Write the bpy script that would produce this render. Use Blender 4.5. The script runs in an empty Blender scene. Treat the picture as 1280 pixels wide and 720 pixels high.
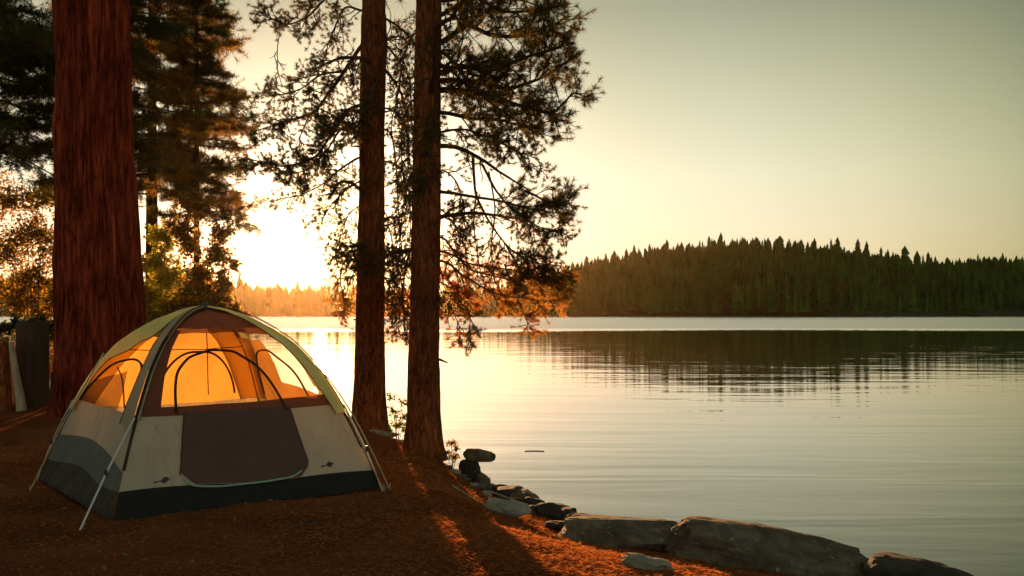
import bpy, math, random
import numpy as np
from mathutils import Vector, noise, Matrix

random.seed(7)
rng = np.random.default_rng(7)
SC = bpy.context.scene
COL = SC.collection
F_PX, CZ, HY = 1244.0, 1.7, 388.0
WATER = -0.60
R = math.radians
SUN_AZ = math.atan((400 - 640) / F_PX)      # from +Y, negative = left
SUN_EL = R(3.7)
SUN_DIR = Vector((math.sin(SUN_AZ) * math.cos(SUN_EL), math.cos(SUN_AZ) * math.cos(SUN_EL), math.sin(SUN_EL)))


def at(px, py, Y):
    return np.array([(px - 640) / F_PX * Y, Y, CZ - (py - HY) / F_PX * Y])


# ------------------------------------------------------------------ object helpers
def tag(o, label=None, cat=None, group=None, kind=None):
    if label: o['label'] = label
    if cat: o['category'] = cat
    if group: o['group'] = group
    if kind: o['kind'] = kind
    return o


def empty(name, loc, label=None, cat=None, group=None):
    o = bpy.data.objects.new(name, None)
    COL.objects.link(o)
    o.location = loc
    o.empty_display_size = 0.2
    return tag(o, label, cat, group)


class MB:
    """collects polygons as arrays and builds one mesh"""
    def __init__(self):
        self.V, self.F, self.n = [], [], 0

    def add(self, V, F):
        V = np.asarray(V, float)
        F = np.asarray(F, int)
        self.V.append(V)
        self.F.append(F + self.n)
        self.n += len(V)

    def tube(self, pts, rad, sides=7, cap=True):
        pts = np.asarray(pts, float)
        n = len(pts)
        rad = np.full(n, rad, float) if np.isscalar(rad) else np.asarray(rad, float)
        tan = np.gradient(pts, axis=0)
        tan /= np.linalg.norm(tan, axis=1)[:, None] + 1e-9
        ref = np.array([0.0, 0, 1.0]) if abs(tan[0][2]) < 0.9 else np.array([1.0, 0, 0])
        V = []
        a = np.linspace(0, 2 * np.pi, sides, endpoint=False)
        u = np.cross(tan[0], ref); u /= np.linalg.norm(u) + 1e-9
        for i in range(n):
            u = u - tan[i] * np.dot(u, tan[i]); u /= np.linalg.norm(u) + 1e-9
            v = np.cross(tan[i], u)
            V.append(pts[i] + rad[i] * (np.cos(a)[:, None] * u + np.sin(a)[:, None] * v))
        V = np.concatenate(V)
        i = np.arange(n - 1)[:, None] * sides
        j = np.arange(sides)[None, :]
        k = (j + 1) % sides
        F = np.stack([i + j, i + k, i + sides + k, i + sides + j], -1).reshape(-1, 4)
        self.add(V, F)
        if cap:
            for base, p in ((0, pts[0]), ((n - 1) * sides, pts[-1])):
                Vc = np.vstack([V[base:base + sides], p])
                Fc = np.stack([np.arange(sides), (np.arange(sides) + 1) % sides, np.full(sides, sides)], -1)
                self.add(Vc, Fc)

    def grid(self, P):
        """P: (a,b,3)"""
        a, b = P.shape[:2]
        i = np.arange(a - 1)[:, None] * b
        j = np.arange(b - 1)[None, :]
        F = np.stack([i + j, i + j + 1, i + b + j + 1, i + b + j], -1).reshape(-1, 4)
        self.add(P.reshape(-1, 3), F)

    def build(self, name, mat, parent=None, origin=None, smooth=True):
        V = np.concatenate(self.V) if self.V else np.zeros((0, 3))
        loc = np.zeros(3)
        if parent is not None:
            p = parent
            while p is not None:
                loc = loc + np.array(p.location); p = p.parent
        elif origin is not None:
            loc = np.array(origin, float)
        V = V - loc
        me = bpy.data.meshes.new(name)
        me.vertices.add(len(V))
        me.vertices.foreach_set('co', V.astype(np.float32).ravel())
        li = np.concatenate([f.ravel() for f in self.F])
        sz = np.concatenate([np.full(len(f), f.shape[1]) for f in self.F])
        me.loops.add(len(li))
        me.loops.foreach_set('vertex_index', li.astype(np.int32))
        me.polygons.add(len(sz))
        st = np.concatenate([[0], np.cumsum(sz)[:-1]])
        me.polygons.foreach_set('loop_start', st.astype(np.int32))
        me.polygons.foreach_set('use_smooth', np.full(len(sz), smooth))
        me.update(calc_edges=True)
        me.validate()
        if mat: me.materials.append(mat)
        o = bpy.data.objects.new(name, me)
        COL.objects.link(o)
        if parent is not None:
            o.parent = parent
        elif origin is not None:
            o.location = tuple(loc)
        return o


# ------------------------------------------------------------------ material helpers
def new_mat(name):
    m = bpy.data.materials.new(name)
    m.use_nodes = True
    nt = m.node_tree
    nt.nodes.clear()
    out = nt.nodes.new('ShaderNodeOutputMaterial')
    return m, nt, out


def N(nt, t, **kw):
    n = nt.nodes.new(t)
    for k, v in kw.items():
        if k in n.inputs: n.inputs[k].default_value = v
        else: setattr(n, k, v)
    return n


def coords(nt, scale=(1, 1, 1), kind='Object'):
    tc = N(nt, 'ShaderNodeTexCoord')
    mp = N(nt, 'ShaderNodeMapping')
    mp.inputs['Scale'].default_value = scale
    nt.links.new(tc.outputs[kind], mp.inputs['Vector'])
    return mp.outputs['Vector']


def ramp(nt, fac, stops):
    r = N(nt, 'ShaderNodeValToRGB')
    el = r.color_ramp.elements
    el[0].position, el[0].color = stops[0][0], (*stops[0][1], 1)
    el[1].position, el[1].color = stops[-1][0], (*stops[-1][1], 1)
    for p, c in stops[1:-1]:
        e = el.new(p); e.color = (*c, 1)
    nt.links.new(fac, r.inputs['Fac'])
    return r.outputs['Color']


def noise_tex(nt, vec, scale, detail=5, rough=0.55, dist=0.0):
    n = N(nt, 'ShaderNodeTexNoise', Scale=scale, Detail=detail, Roughness=rough, Distortion=dist)
    nt.links.new(vec, n.inputs['Vector'])
    return n.outputs['Fac']


def surf_mat(name, stops, scale=(1, 1, 1), nscale=4, rough=0.85, bump=0.3, bdist=0.02, bscale=20, detail=8, spec=0.25,
             bvec=None):
    m, nt, out = new_mat(name)
    v = coords(nt, scale)
    f = noise_tex(nt, v, nscale, detail, 0.62, 0.3)
    c = ramp(nt, f, stops)
    b = N(nt, 'ShaderNodeBsdfPrincipled', Roughness=rough)
    b.inputs['Specular IOR Level'].default_value = spec
    nt.links.new(c, b.inputs['Base Color'])
    h = noise_tex(nt, v, bscale, 8, 0.7)
    bm = N(nt, 'ShaderNodeBump', Strength=bump, Distance=bdist)
    nt.links.new(h, bm.inputs['Height'])
    nt.links.new(bm.outputs[0], b.inputs['Normal'])
    nt.links.new(b.outputs[0], out.inputs[0])
    return m


def leaf_mat(name, c1, c2, trans=0.5, tcol=None, nscale=1.3):
    m, nt, out = new_mat(name)
    v = coords(nt)
    f = noise_tex(nt, v, nscale, 4, 0.7)
    f2 = N(nt, 'ShaderNodeMapRange'); f2.inputs[1].default_value = 0.35; f2.inputs[2].default_value = 0.65
    nt.links.new(f, f2.inputs[0])
    c = ramp(nt, f2.outputs[0], [(0, c1), (1, c2)])
    d = N(nt, 'ShaderNodeBsdfDiffuse'); nt.links.new(c, d.inputs[0])
    t = N(nt, 'ShaderNodeBsdfTranslucent')
    if tcol:
        mx = N(nt, 'ShaderNodeMix', data_type='RGBA', blend_type='MULTIPLY')
        mx.inputs[0].default_value = 1.0
        nt.links.new(c, mx.inputs[6]); mx.inputs[7].default_value = (*tcol, 1)
        nt.links.new(mx.outputs[2], t.inputs[0])
    else:
        nt.links.new(c, t.inputs[0])
    ms = N(nt, 'ShaderNodeMixShader'); ms.inputs[0].default_value = trans
    nt.links.new(d.outputs[0], ms.inputs[1]); nt.links.new(t.outputs[0], ms.inputs[2])
    nt.links.new(ms.outputs[0], out.inputs[0])
    return m


def fabric_mat(name, col, tcol, trans=0.35, open_=0.0, wrinkle=0.25, rough=0.75):
    m, nt, out = new_mat(name)
    v = coords(nt)
    f = noise_tex(nt, v, 3.0, 4, 0.6)
    c = ramp(nt, f, [(0.3, tuple(x * 0.86 for x in col)), (0.7, tuple(min(1, x * 1.08) for x in col))])
    b = N(nt, 'ShaderNodeBsdfPrincipled', Roughness=rough)
    b.inputs['Specular IOR Level'].default_value = 0.12
    nt.links.new(c, b.inputs['Base Color'])
    t = N(nt, 'ShaderNodeBsdfTranslucent'); t.inputs[0].default_value = (*tcol, 1)
    # creases: stretched distorted noise
    v2 = coords(nt, (1.0, 1.0, 0.45))
    h = noise_tex(nt, v2, 5.0, 5, 0.55, 1.2)
    bm = N(nt, 'ShaderNodeBump', Strength=wrinkle, Distance=0.06)
    nt.links.new(h, bm.inputs['Height'])
    nt.links.new(bm.outputs[0], b.inputs['Normal']); nt.links.new(bm.outputs[0], t.inputs['Normal'])
    ms = N(nt, 'ShaderNodeMixShader'); ms.inputs[0].default_value = trans
    nt.links.new(b.outputs[0], ms.inputs[1]); nt.links.new(t.outputs[0], ms.inputs[2])
    last = ms.outputs[0]
    if open_ > 0:
        tr = N(nt, 'ShaderNodeBsdfTransparent')
        m2 = N(nt, 'ShaderNodeMixShader'); m2.inputs[0].default_value = open_
        nt.links.new(last, m2.inputs[1]); nt.links.new(tr.outputs[0], m2.inputs[2])
        last = m2.outputs[0]
    nt.links.new(last, out.inputs[0])
    return m


def bark_mat(name, dark, mid, light, zs=0.16, sc=14, bump=0.8, bd=0.03):
    m, nt, out = new_mat(name)
    v = coords(nt, (1, 1, zs))
    w = N(nt, 'ShaderNodeTexVoronoi', Scale=sc, feature='F1')
    w.inputs['Randomness'].default_value = 1.0
    # distort coordinates with noise
    nz = N(nt, 'ShaderNodeTexNoise', Scale=sc * 0.5, Detail=4)
    nt.links.new(v, nz.inputs['Vector'])
    mx = N(nt, 'ShaderNodeMix', data_type='RGBA', blend_type='LINEAR_LIGHT'); mx.inputs[0].default_value = 0.12
    nt.links.new(v, mx.inputs[6]); nt.links.new(nz.outputs['Color'], mx.inputs[7])
    nt.links.new(mx.outputs[2], w.inputs['Vector'])
    f = noise_tex(nt, v, sc * 1.6, 8, 0.7, 0.4)
    c = ramp(nt, f, [(0.3, dark), (0.5, mid), (0.72, light)])
    big = noise_tex(nt, coords(nt, (1, 1, 0.35)), 2.2, 5, 0.65)
    tone = ramp(nt, big, [(0.35, (0.55, 0.5, 0.48)), (0.65, (1.25, 1.15, 1.05))])
    mt = N(nt, 'ShaderNodeMix', data_type='RGBA', blend_type='MULTIPLY'); mt.inputs[0].default_value = 1
    nt.links.new(c, mt.inputs[6]); nt.links.new(tone, mt.inputs[7]); c = mt.outputs[2]
    ve = N(nt, 'ShaderNodeTexVoronoi', Scale=sc * 0.8, feature='DISTANCE_TO_EDGE'); nt.links.new(mx.outputs[2], ve.inputs['Vector'])
    pl_ = ramp(nt, ve.outputs['Distance'], [(0.0, (0.5, 0.47, 0.47)), (0.05, (0.8, 0.78, 0.77)), (0.14, (1.08, 1.06, 1.05))])
    mp2 = N(nt, 'ShaderNodeMix', data_type='RGBA', blend_type='MULTIPLY'); mp2.inputs[0].default_value = 1
    nt.links.new(c, mp2.inputs[6]); nt.links.new(pl_, mp2.inputs[7]); c = mp2.outputs[2]
    b = N(nt, 'ShaderNodeBsdfPrincipled', Roughness=0.9)
    b.inputs['Specular IOR Level'].default_value = 0.08
    ad = N(nt, 'ShaderNodeMath', operation='SUBTRACT')
    nt.links.new(f, ad.inputs[0]); nt.links.new(w.outputs['Distance'], ad.inputs[1])
    bm = N(nt, 'ShaderNodeBump', Strength=bump, Distance=bd)
    nt.links.new(ad.outputs[0], bm.inputs['Height'])
    nt.links.new(c, b.inputs['Base Color']); nt.links.new(bm.outputs[0], b.inputs['Normal'])
    nt.links.new(b.outputs[0], out.inputs[0])
    return m


M = {}
M['bark_red'] = bark_mat('red bark', (0.06, 0.010, 0.006), (0.27, 0.045, 0.02), (0.48, 0.10, 0.045), 0.12, 9, 1.0, 0.08)
M['bark'] = bark_mat('pine bark', (0.07, 0.022, 0.009), (0.22, 0.075, 0.028), (0.38, 0.15, 0.06), 0.22, 16, 1.0, 0.03)
M['bark_dark'] = bark_mat('dark bark', (0.03, 0.018, 0.010), (0.07, 0.04, 0.022), (0.13, 0.075, 0.04), 0.22, 10, 0.7, 0.03)
M['twig'] = surf_mat('twig bark', [(0.3, (0.035, 0.018, 0.010)), (0.7, (0.10, 0.05, 0.025))], nscale=9, bscale=30)
M['needle'] = leaf_mat('pine needles', (0.05, 0.058, 0.016), (0.16, 0.125, 0.03), 0.5, (1.0, 0.8, 0.5))
M['needle_far'] = leaf_mat('background needles', (0.045, 0.065, 0.018), (0.15, 0.14, 0.035), 0.55, (1.0, 0.85, 0.5), 0.8)
M['needle_gold'] = leaf_mat('gold sunlight tint needles', (0.10, 0.075, 0.018), (0.40, 0.26, 0.055), 0.6, (1.0, 0.8, 0.5), 1.2)  # background needles recoloured gold, standing in for sunlight near the glare
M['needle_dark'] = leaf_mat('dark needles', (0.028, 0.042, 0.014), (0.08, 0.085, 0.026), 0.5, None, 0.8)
M['needle_orange'] = leaf_mat('orange light tint needles', (0.22, 0.085, 0.02), (0.62, 0.24, 0.045), 0.6, None, 3.5)  # orange of warm sunlight and flare put into the needle colour
M['needle_amber'] = leaf_mat('amber backlight tint needles', (0.22, 0.12, 0.025), (0.75, 0.36, 0.07), 0.68, None, 3.0)  # amber colour stands in for sun shining through the lower boughs
M['needle_flare'] = leaf_mat('red flare tint needles', (0.65, 0.12, 0.03), (0.8, 0.22, 0.06), 0.5, None, 4)  # red lens flare spot painted as the colour of one small clump
M['leaf_gold'] = leaf_mat('golden leaves', (0.28, 0.16, 0.02), (0.62, 0.34, 0.05), 0.65, None, 1.6)
M['leaf_brown'] = leaf_mat('brown gold leaves', (0.14, 0.085, 0.018), (0.40, 0.23, 0.04), 0.6, None, 2.0)
M['leaf_green'] = leaf_mat('yellow green leaves', (0.20, 0.26, 0.03), (0.62, 0.62, 0.07), 0.65, None, 2.0)
M['leaf_olive'] = leaf_mat('olive leaves', (0.06, 0.06, 0.018), (0.20, 0.16, 0.04), 0.5, None, 6.0)
M['forest'] = leaf_mat('distant conifers', (0.008, 0.045, 0.009), (0.05, 0.15, 0.025), 0.12, None, 0.05)
M['forest_dark'] = leaf_mat('distant conifers in the wood', (0.018, 0.034, 0.014), (0.05, 0.07, 0.025), 0.2, None, 0.03)
M['rock'] = surf_mat('grey rock', [(0.25, (0.05, 0.042, 0.033)), (0.5, (0.13, 0.115, 0.09)), (0.75, (0.27, 0.25, 0.20))],
                     nscale=2.6, rough=0.9, bump=0.9, bdist=0.05, bscale=9)
M['rock_pale'] = surf_mat('pale rock', [(0.25, (0.12, 0.10, 0.07)), (0.5, (0.30, 0.27, 0.21)), (0.75, (0.46, 0.42, 0.34))],
                          nscale=5, rough=0.9, bump=0.8, bdist=0.03, bscale=14)
M['rock_dark'] = surf_mat('dark rock', [(0.25, (0.022, 0.020, 0.016)), (0.6, (0.07, 0.062, 0.05)), (0.8, (0.14, 0.12, 0.10))],
                          nscale=3, rough=0.85, bump=0.9, bdist=0.05, bscale=9)
M['litter'] = leaf_mat('dry needles', (0.20, 0.058, 0.018), (0.66, 0.23, 0.07), 0.5, None, 22)
M['chip'] = surf_mat('bark chips', [(0.3, (0.14, 0.045, 0.018)), (0.7, (0.50, 0.17, 0.06))], nscale=12, bump=0.5, bscale=40, rough=1.0, spec=0.0)
M['stump'] = surf_mat('weathered stump wood', [(0.3, (0.035, 0.024, 0.015)), (0.7, (0.09, 0.062, 0.04))], scale=(1, 1, 0.1),
                      nscale=14, bump=0.6, bscale=25)
M['pale_wood'] = surf_mat('pale wood', [(0.3, (0.26, 0.20, 0.12)), (0.7, (0.56, 0.46, 0.30))], scale=(1, 1, 0.2),
                          nscale=10, bump=0.4, bscale=25)


def rock_mat(name, stops):
    m, nt, out = new_mat(name)
    v = coords(nt)
    f = noise_tex(nt, v, 3.2, 10, 0.7, 0.6)
    c = ramp(nt, f, stops)
    li = noise_tex(nt, v, 11, 6, 0.75, 0.3)
    lm = N(nt, 'ShaderNodeMapRange'); lm.inputs[1].default_value = 0.60; lm.inputs[2].default_value = 0.66
    nt.links.new(li, lm.inputs[0])
    mx = N(nt, 'ShaderNodeMix', data_type='RGBA'); nt.links.new(lm.outputs[0], mx.inputs[0])
    nt.links.new(c, mx.inputs[6]); mx.inputs[7].default_value = (*[min(1, x * 1.25 + 0.02) for x in stops[-1][1]], 1)
    vo = N(nt, 'ShaderNodeTexVoronoi', Scale=3.0, feature='DISTANCE_TO_EDGE')
    nz = N(nt, 'ShaderNodeTexNoise', Scale=4, Detail=5); nt.links.new(v, nz.inputs['Vector'])
    ml = N(nt, 'ShaderNodeMix', data_type='RGBA', blend_type='LINEAR_LIGHT'); ml.inputs[0].default_value = 0.25
    nt.links.new(v, ml.inputs[6]); nt.links.new(nz.outputs['Color'], ml.inputs[7]); nt.links.new(ml.outputs[2], vo.inputs['Vector'])
    ck = N(nt, 'ShaderNodeMapRange'); ck.inputs[2].default_value = 0.04; nt.links.new(vo.outputs['Distance'], ck.inputs[0])
    gr = noise_tex(nt, v, 30, 8, 0.8)
    a = N(nt, 'ShaderNodeMath', operation='MULTIPLY_ADD'); a.inputs[1].default_value = 0.35
    nt.links.new(ck.outputs[0], a.inputs[0]); nt.links.new(gr, a.inputs[2])
    a2 = N(nt, 'ShaderNodeMath', operation='MULTIPLY_ADD'); a2.inputs[1].default_value = 1.5
    nt.links.new(f, a2.inputs[0]); nt.links.new(a.outputs[0], a2.inputs[2])
    bm = N(nt, 'ShaderNodeBump', Strength=0.9, Distance=0.03); nt.links.new(a2.outputs[0], bm.inputs['Height'])
    b = N(nt, 'ShaderNodeBsdfPrincipled', Roughness=0.9); b.inputs['Specular IOR Level'].default_value = 0.2
    nt.links.new(mx.outputs[2], b.inputs['Base Color']); nt.links.new(bm.outputs[0], b.inputs['Normal'])
    nt.links.new(b.outputs[0], out.inputs[0])
    return m


M['rock'] = rock_mat('grey rock', [(0.3, (0.06, 0.044, 0.026)), (0.5, (0.16, 0.12, 0.08)), (0.7, (0.32, 0.26, 0.17))])
M['rock_dark'] = rock_mat('dark rock', [(0.3, (0.02, 0.017, 0.013)), (0.5, (0.06, 0.05, 0.038)), (0.7, (0.11, 0.095, 0.075))])


def ground_mat():
    m, nt, out = new_mat('red brown dirt with needle litter')
    v = coords(nt)
    f1 = noise_tex(nt, v, 0.9, 6, 0.6, 0.3)
    f2 = noise_tex(nt, v, 26, 8, 0.75)
    a = N(nt, 'ShaderNodeMath', operation='MULTIPLY_ADD')
    a.inputs[1].default_value = 0.5; nt.links.new(f1, a.inputs[0])
    b2 = N(nt, 'ShaderNodeMath', operation='MULTIPLY'); b2.inputs[1].default_value = 0.5
    nt.links.new(f2, b2.inputs[0]); nt.links.new(b2.outputs[0], a.inputs[2])
    c = ramp(nt, a.outputs[0], [(0.34, (0.10, 0.033, 0.013)), (0.5, (0.27, 0.085, 0.030)), (0.66, (0.46, 0.17, 0.065))])
    b = N(nt, 'ShaderNodeBsdfPrincipled', Roughness=0.95)
    b.inputs['Specular IOR Level'].default_value = 0.0
    nt.links.new(c, b.inputs['Base Color'])
    bm = N(nt, 'ShaderNodeBump', Strength=1.0, Distance=0.09)
    nt.links.new(f2, bm.inputs['Height']); nt.links.new(bm.outputs[0], b.inputs['Normal'])
    nt.links.new(b.outputs[0], out.inputs[0])
    return m


def water_mat():
    m, nt, out = new_mat('lake water')
    tc = N(nt, 'ShaderNodeTexCoord')
    sep = N(nt, 'ShaderNodeSeparateXYZ'); nt.links.new(tc.outputs['Object'], sep.inputs[0])
    # ruffled belt along the far shore, its edge wavering a little
    v0 = coords(nt, (0.010, 0.02, 1))
    wob = noise_tex(nt, v0, 1.0, 3)
    ed = N(nt, 'ShaderNodeMath', operation='MULTIPLY_ADD'); ed.inputs[1].default_value = 26; nt.links.new(wob, ed.inputs[0])
    nt.links.new(sep.outputs['Y'], ed.inputs[2])
    belt = N(nt, 'ShaderNodeMapRange', interpolation_type='SMOOTHSTEP')
    belt.inputs[1].default_value = 116; belt.inputs[2].default_value = 146
    nt.links.new(ed.outputs[0], belt.inputs[0])
    # ripples: crests run across the view
    v1 = coords(nt, (0.16, 0.9, 1)); r1 = noise_tex(nt, v1, 1.0, 2, 0.5, 0.6)
    v2 = coords(nt, (1.0, 4.2, 1)); r2 = noise_tex(nt, v2, 1.0, 2, 0.5, 0.5)
    v3 = coords(nt, (0.05, 0.24, 1)); r3 = noise_tex(nt, v3, 1.0, 2, 0.5, 0.4)
    # height sum
    def mul(s, k):
        x = N(nt, 'ShaderNodeMath', operation='MULTIPLY'); x.inputs[1].default_value = k; nt.links.new(s, x.inputs[0]); return x.outputs[0]
    def add(a, b):
        x = N(nt, 'ShaderNodeMath', operation='ADD'); nt.links.new(a, x.inputs[0]); nt.links.new(b, x.inputs[1]); return x.outputs[0]
    h = add(add(mul(r1, 0.012), mul(r2, 0.0014)), mul(r3, 0.026))
    bm = N(nt, 'ShaderNodeBump', Strength=1.0, Distance=1.0)
    nt.links.new(h, bm.inputs['Height'])
    tl = N(nt, 'ShaderNodeVectorMath', operation='SCALE'); tl.inputs[0].default_value = (0, -0.085, 0)
    nt.links.new(belt.outputs[0], tl.inputs['Scale'])
    an = N(nt, 'ShaderNodeVectorMath', operation='ADD'); nt.links.new(bm.outputs[0], an.inputs[0]); nt.links.new(tl.outputs[0], an.inputs[1])
    nn = N(nt, 'ShaderNodeVectorMath', operation='NORMALIZE'); nt.links.new(an.outputs[0], nn.inputs[0])
    ro = N(nt, 'ShaderNodeMapRange'); ro.inputs[3].default_value = 0.018; ro.inputs[4].default_value = 0.16
    nt.links.new(belt.outputs[0], ro.inputs[0])
    b = N(nt, 'ShaderNodeBsdfPrincipled')
    b.inputs['Base Color'].default_value = (0.035, 0.045, 0.024, 1)
    b.inputs['IOR'].default_value = 2.1
    nt.links.new(ro.outputs[0], b.inputs['Roughness'])
    nt.links.new(nn.outputs[0], b.inputs['Normal'])
    nt.links.new(b.outputs[0], out.inputs[0])
    return m


# ------------------------------------------------------------------ terrain
SHORE = np.array([  # x, y, width of the bank slope
    (60, -50, 4), (20, -5, 4), (7, 6.0, 4), (4.3, 7.7, 4), (3.5, 8.2, 3.9), (2.7, 8.7, 3.7), (1.7, 9.4, 3.3), (1.0, 9.9, 2.8),
    (0.5, 10.6, 1.9), (0.1, 11.6, 1.5), (-0.3, 12.6, 1.0), (-0.9, 13.5, 0.8), (-1.6, 14.8, 0.7), (-2.6, 15.6, 0.8), (-3.6, 17.5, 1.0),
    (-5.2, 24, 1.5), (-9, 34, 2), (-18, 50, 3), (-60, 80, 3), (-300, 120, 3), (-895, 150, 3)], float)


def shore_dist(x, y):
    """signed distance to the shore (positive inland), and slope width"""
    best = np.full(x.shape, 1e9); wid = np.zeros(x.shape); sgn = np.ones(x.shape)
    for a, b in zip(SHORE[:-1], SHORE[1:]):
        d = b[:2] - a[:2]; L2 = d @ d
        t = np.clip(((x - a[0]) * d[0] + (y - a[1]) * d[1]) / L2, 0, 1)
        cx, cy = a[0] + t * d[0], a[1] + t * d[1]
        q = np.hypot(x - cx, y - cy)
        s = d[0] * (y - a[1]) - d[1] * (x - a[0])
        m = q < best - 1e-9
        best = np.where(m, q, best); wid = np.where(m, a[2] + t * (b[2] - a[2]), wid); sgn = np.where(m, np.sign(s), sgn)
    return best * np.where(sgn >= 0, 1, -1), wid


def vnoise(x, y, f, seed=0.0):
    sh = x.shape
    return np.array([noise.noise((a * f + seed, b * f - seed, seed)) for a, b in zip(x.ravel(), y.ravel())]).reshape(sh)


def height(x, y, fine=True):
    x = np.asarray(x, float); y = np.asarray(y, float)
    s, w = shore_dist(x, y)
    t = np.clip(s / w, 0, 1); t = t * t * (3 - 2 * t)
    z = np.where(s >= 0, -0.52 * (1 - t), np.maximum(-0.52 + s * 0.55, -3))
    z = np.where((z > -3) & (np.abs(s) < 60), z + 0.035 * vnoise(x, y, 0.7, 3.1), z)
    if fine:
        near = (np.abs(x) < 12) & (y < 26) & (y > 3)
        z = np.where(near, z + 0.016 * vnoise(x, y, 3.1, 9.0) + 0.008 * vnoise(x, y, 9.0, 2.0), z)
    return z


def hz(x, y):
    return float(height(np.array([x]), np.array([y]))[0])


def axis(lo, hi, dlo, dhi, step):
    mid = list(np.arange(dlo, dhi, step))
    up, s, v = [], step, dhi
    while v < hi: up.append(v); s *= 1.25; v += s
    dn, s, v = [], step, dlo
    while v > lo: s *= 1.25; v -= s; dn.append(max(v, lo))
    return np.array(dn[::-1] + mid + up + [hi])


xs = axis(-900, 900, -6.5, 4.5, 0.045)
ys = axis(-90, 900, 5.2, 16, 0.055)
X, Y = np.meshgrid(xs, ys)
Z = height(X, Y)
g = MB(); g.grid(np.stack([X, Y, Z], -1))
M['ground'] = ground_mat()
tag(g.build('ground', M['ground']), 'red-brown dirt bank strewn with dry needles', None, None, 'structure')

M['water'] = water_mat()
g = MB()
g.grid(np.stack(np.meshgrid(np.linspace(-900, 900, 3), np.linspace(-90, 900, 3)) + [np.full((3, 3), WATER)], -1))
tag(g.build('lake', M['water']), 'calm lake water reflecting the sunset', None, None, 'structure')

# ------------------------------------------------------------------ far shore
PXR = np.array([-900, -100, 0, 240, 300, 350, 440, 560, 640, 715, 800, 900, 985, 1070, 1130, 1200, 1280, 1500, 1900], float)
TOPY = np.array([350, 352, 352, 356, 364, 368, 370, 372, 360, 329, 313, 299, 302, 312, 319, 324, 323, 330, 340], float)  # ridge ground
D_SHORE = 400.0


def ridge(px):
    return np.interp(px, PXR, TOPY)


def far_height(x, y):
    # ridge line stands at about Y=540 on the right and 470 on the left
    px = 640 + x / y * F_PX
    yr = np.interp(px, [0, 560, 760, 2000], [455, 455, 545, 545])
    zr = CZ + 1 - (ridge(px) + 27 - HY) / F_PX * yr
    zr = np.maximum(zr, 0.8)
    t = np.clip((y - D_SHORE) / (yr - D_SHORE), 0, 1)
    up = WATER - 0.5 + (zr - WATER + 0.5) * np.sin(t * np.pi / 2) ** 0.9
    return up


fx = np.linspace(-880, 880, 220); fy = np.linspace(396, 780, 70)
FX, FY = np.meshgrid(fx, fy)
yb = D_SHORE + 6 * np.sin(FX * 0.021) + 3 * np.sin(FX * 0.07 + 1)
FZ = far_height(FX, np.maximum(FY - (yb - D_SHORE), 380.0)) + 0.5 * vnoise(FX, FY, 0.03)
FZ = np.where(FY < yb, WATER - 1.5, FZ)
g = MB(); g.grid(np.stack([FX, FY, FZ], -1))
M['hill'] = surf_mat('wooded hillside', [(0.3, (0.012, 0.022, 0.008)), (0.7, (0.035, 0.045, 0.018))], nscale=0.1, bscale=0.5, bdist=1)
tag(g.build('hill', M['hill']), 'low wooded hills across the lake', None, None, 'structure')


def conifer(h, r, rs, tiers=9, per=9):
    """a ragged far conifer: drooping pointed boughs round a stem"""
    V, F = [], []
    def tri(a, b, c):
        n = len(V); V.extend([a, b, c]); F.append((n, n + 1, n + 2))
    z0 = h * 0.10
    for k in range(tiers):
        f = k / tiers
        zc = z0 + (h - z0) * f
        rr = r * (1 - f) ** 0.6 * rs.uniform(0.6, 1.2) + 0.12
        dz = (h - z0) / tiers
        off = rs.uniform(0, 6.28)
        for j in range(per):
            a = off + j * 2 * math.pi / per + rs.uniform(-0.2, 0.2)
            q = rr * rs.uniform(0.6, 1.2)
            w = 0.34 * q + 0.25
            ca, sa = math.cos(a), math.sin(a)
            tip = (q * ca, q * sa, zc - dz * rs.uniform(0.1, 0.9))
            top = (0, 0, zc + dz * rs.uniform(1.1, 1.7))
            tri(top, (tip[0] * 0.8 - sa * w, tip[1] * 0.8 + ca * w, tip[2] + 0.1), tip)
            tri(top, tip, (tip[0] * 0.8 + sa * w, tip[1] * 0.8 - ca * w, tip[2] + 0.1))
    w = max(0.10, h * 0.012)
    for a in (0, 1.57):
        tri((w * math.cos(a), w * math.sin(a), -1), (-w * math.cos(a), -w * math.sin(a), -1), (0, 0, h * 1.0))
    return np.array(V), np.array(F)


rs = random.Random(3)
variants = [conifer(12, r, rs) for r in (1.9, 2.3, 1.6, 2.8, 2.1, 1.4)]


def plant_forest(name, label, x0, x1, count, hmin, hmax, seed, mat, front_row=True):
    rr = random.Random(seed)
    g = MB()
    pts = []
    for _ in range(count):
        u = rr.random()
        y = D_SHORE + 4 + (u ** 1.15) * 190
        x = rr.uniform(x0, x1) * y / 450
        pts.append((x, y))
    xx = np.array([p[0] for p in pts]); yy = np.array([p[1] for p in pts])
    zz = far_height(xx, yy)
    dens = vnoise(xx, yy, 0.02, 5)
    for (x, y), z, d in zip(pts, zz, dens):
        V, F = variants[rr.randrange(len(variants))]
        s = rr.uniform(hmin, hmax) / 12 * (1 + 0.35 * d)
        if rr.random() < 0.06: s *= 1.25
        a = rr.uniform(0, 6.28); c, sn = math.cos(a), math.sin(a)
        W = V * (s * rr.uniform(0.85, 1.2), s * rr.uniform(0.85, 1.2), s)
        W = np.stack([W[:, 0] * c - W[:, 1] * sn, W[:, 0] * sn + W[:, 1] * c, W[:, 2]], -1) + (x, y, z - 0.6)
        g.add(W, F)
    o = g.build(name, mat, smooth=False)
    return tag(o, label, 'forest', None, 'stuff')


plant_forest('forest', 'dark conifer wood covering the hill across the lake', 25, 330, 4000, 6, 11.5, 5, M['forest'])
plant_forest('forest', 'low treeline on the far shore below the setting sun', -330, 30, 2300, 7, 12.5, 6, M['forest'])

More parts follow.
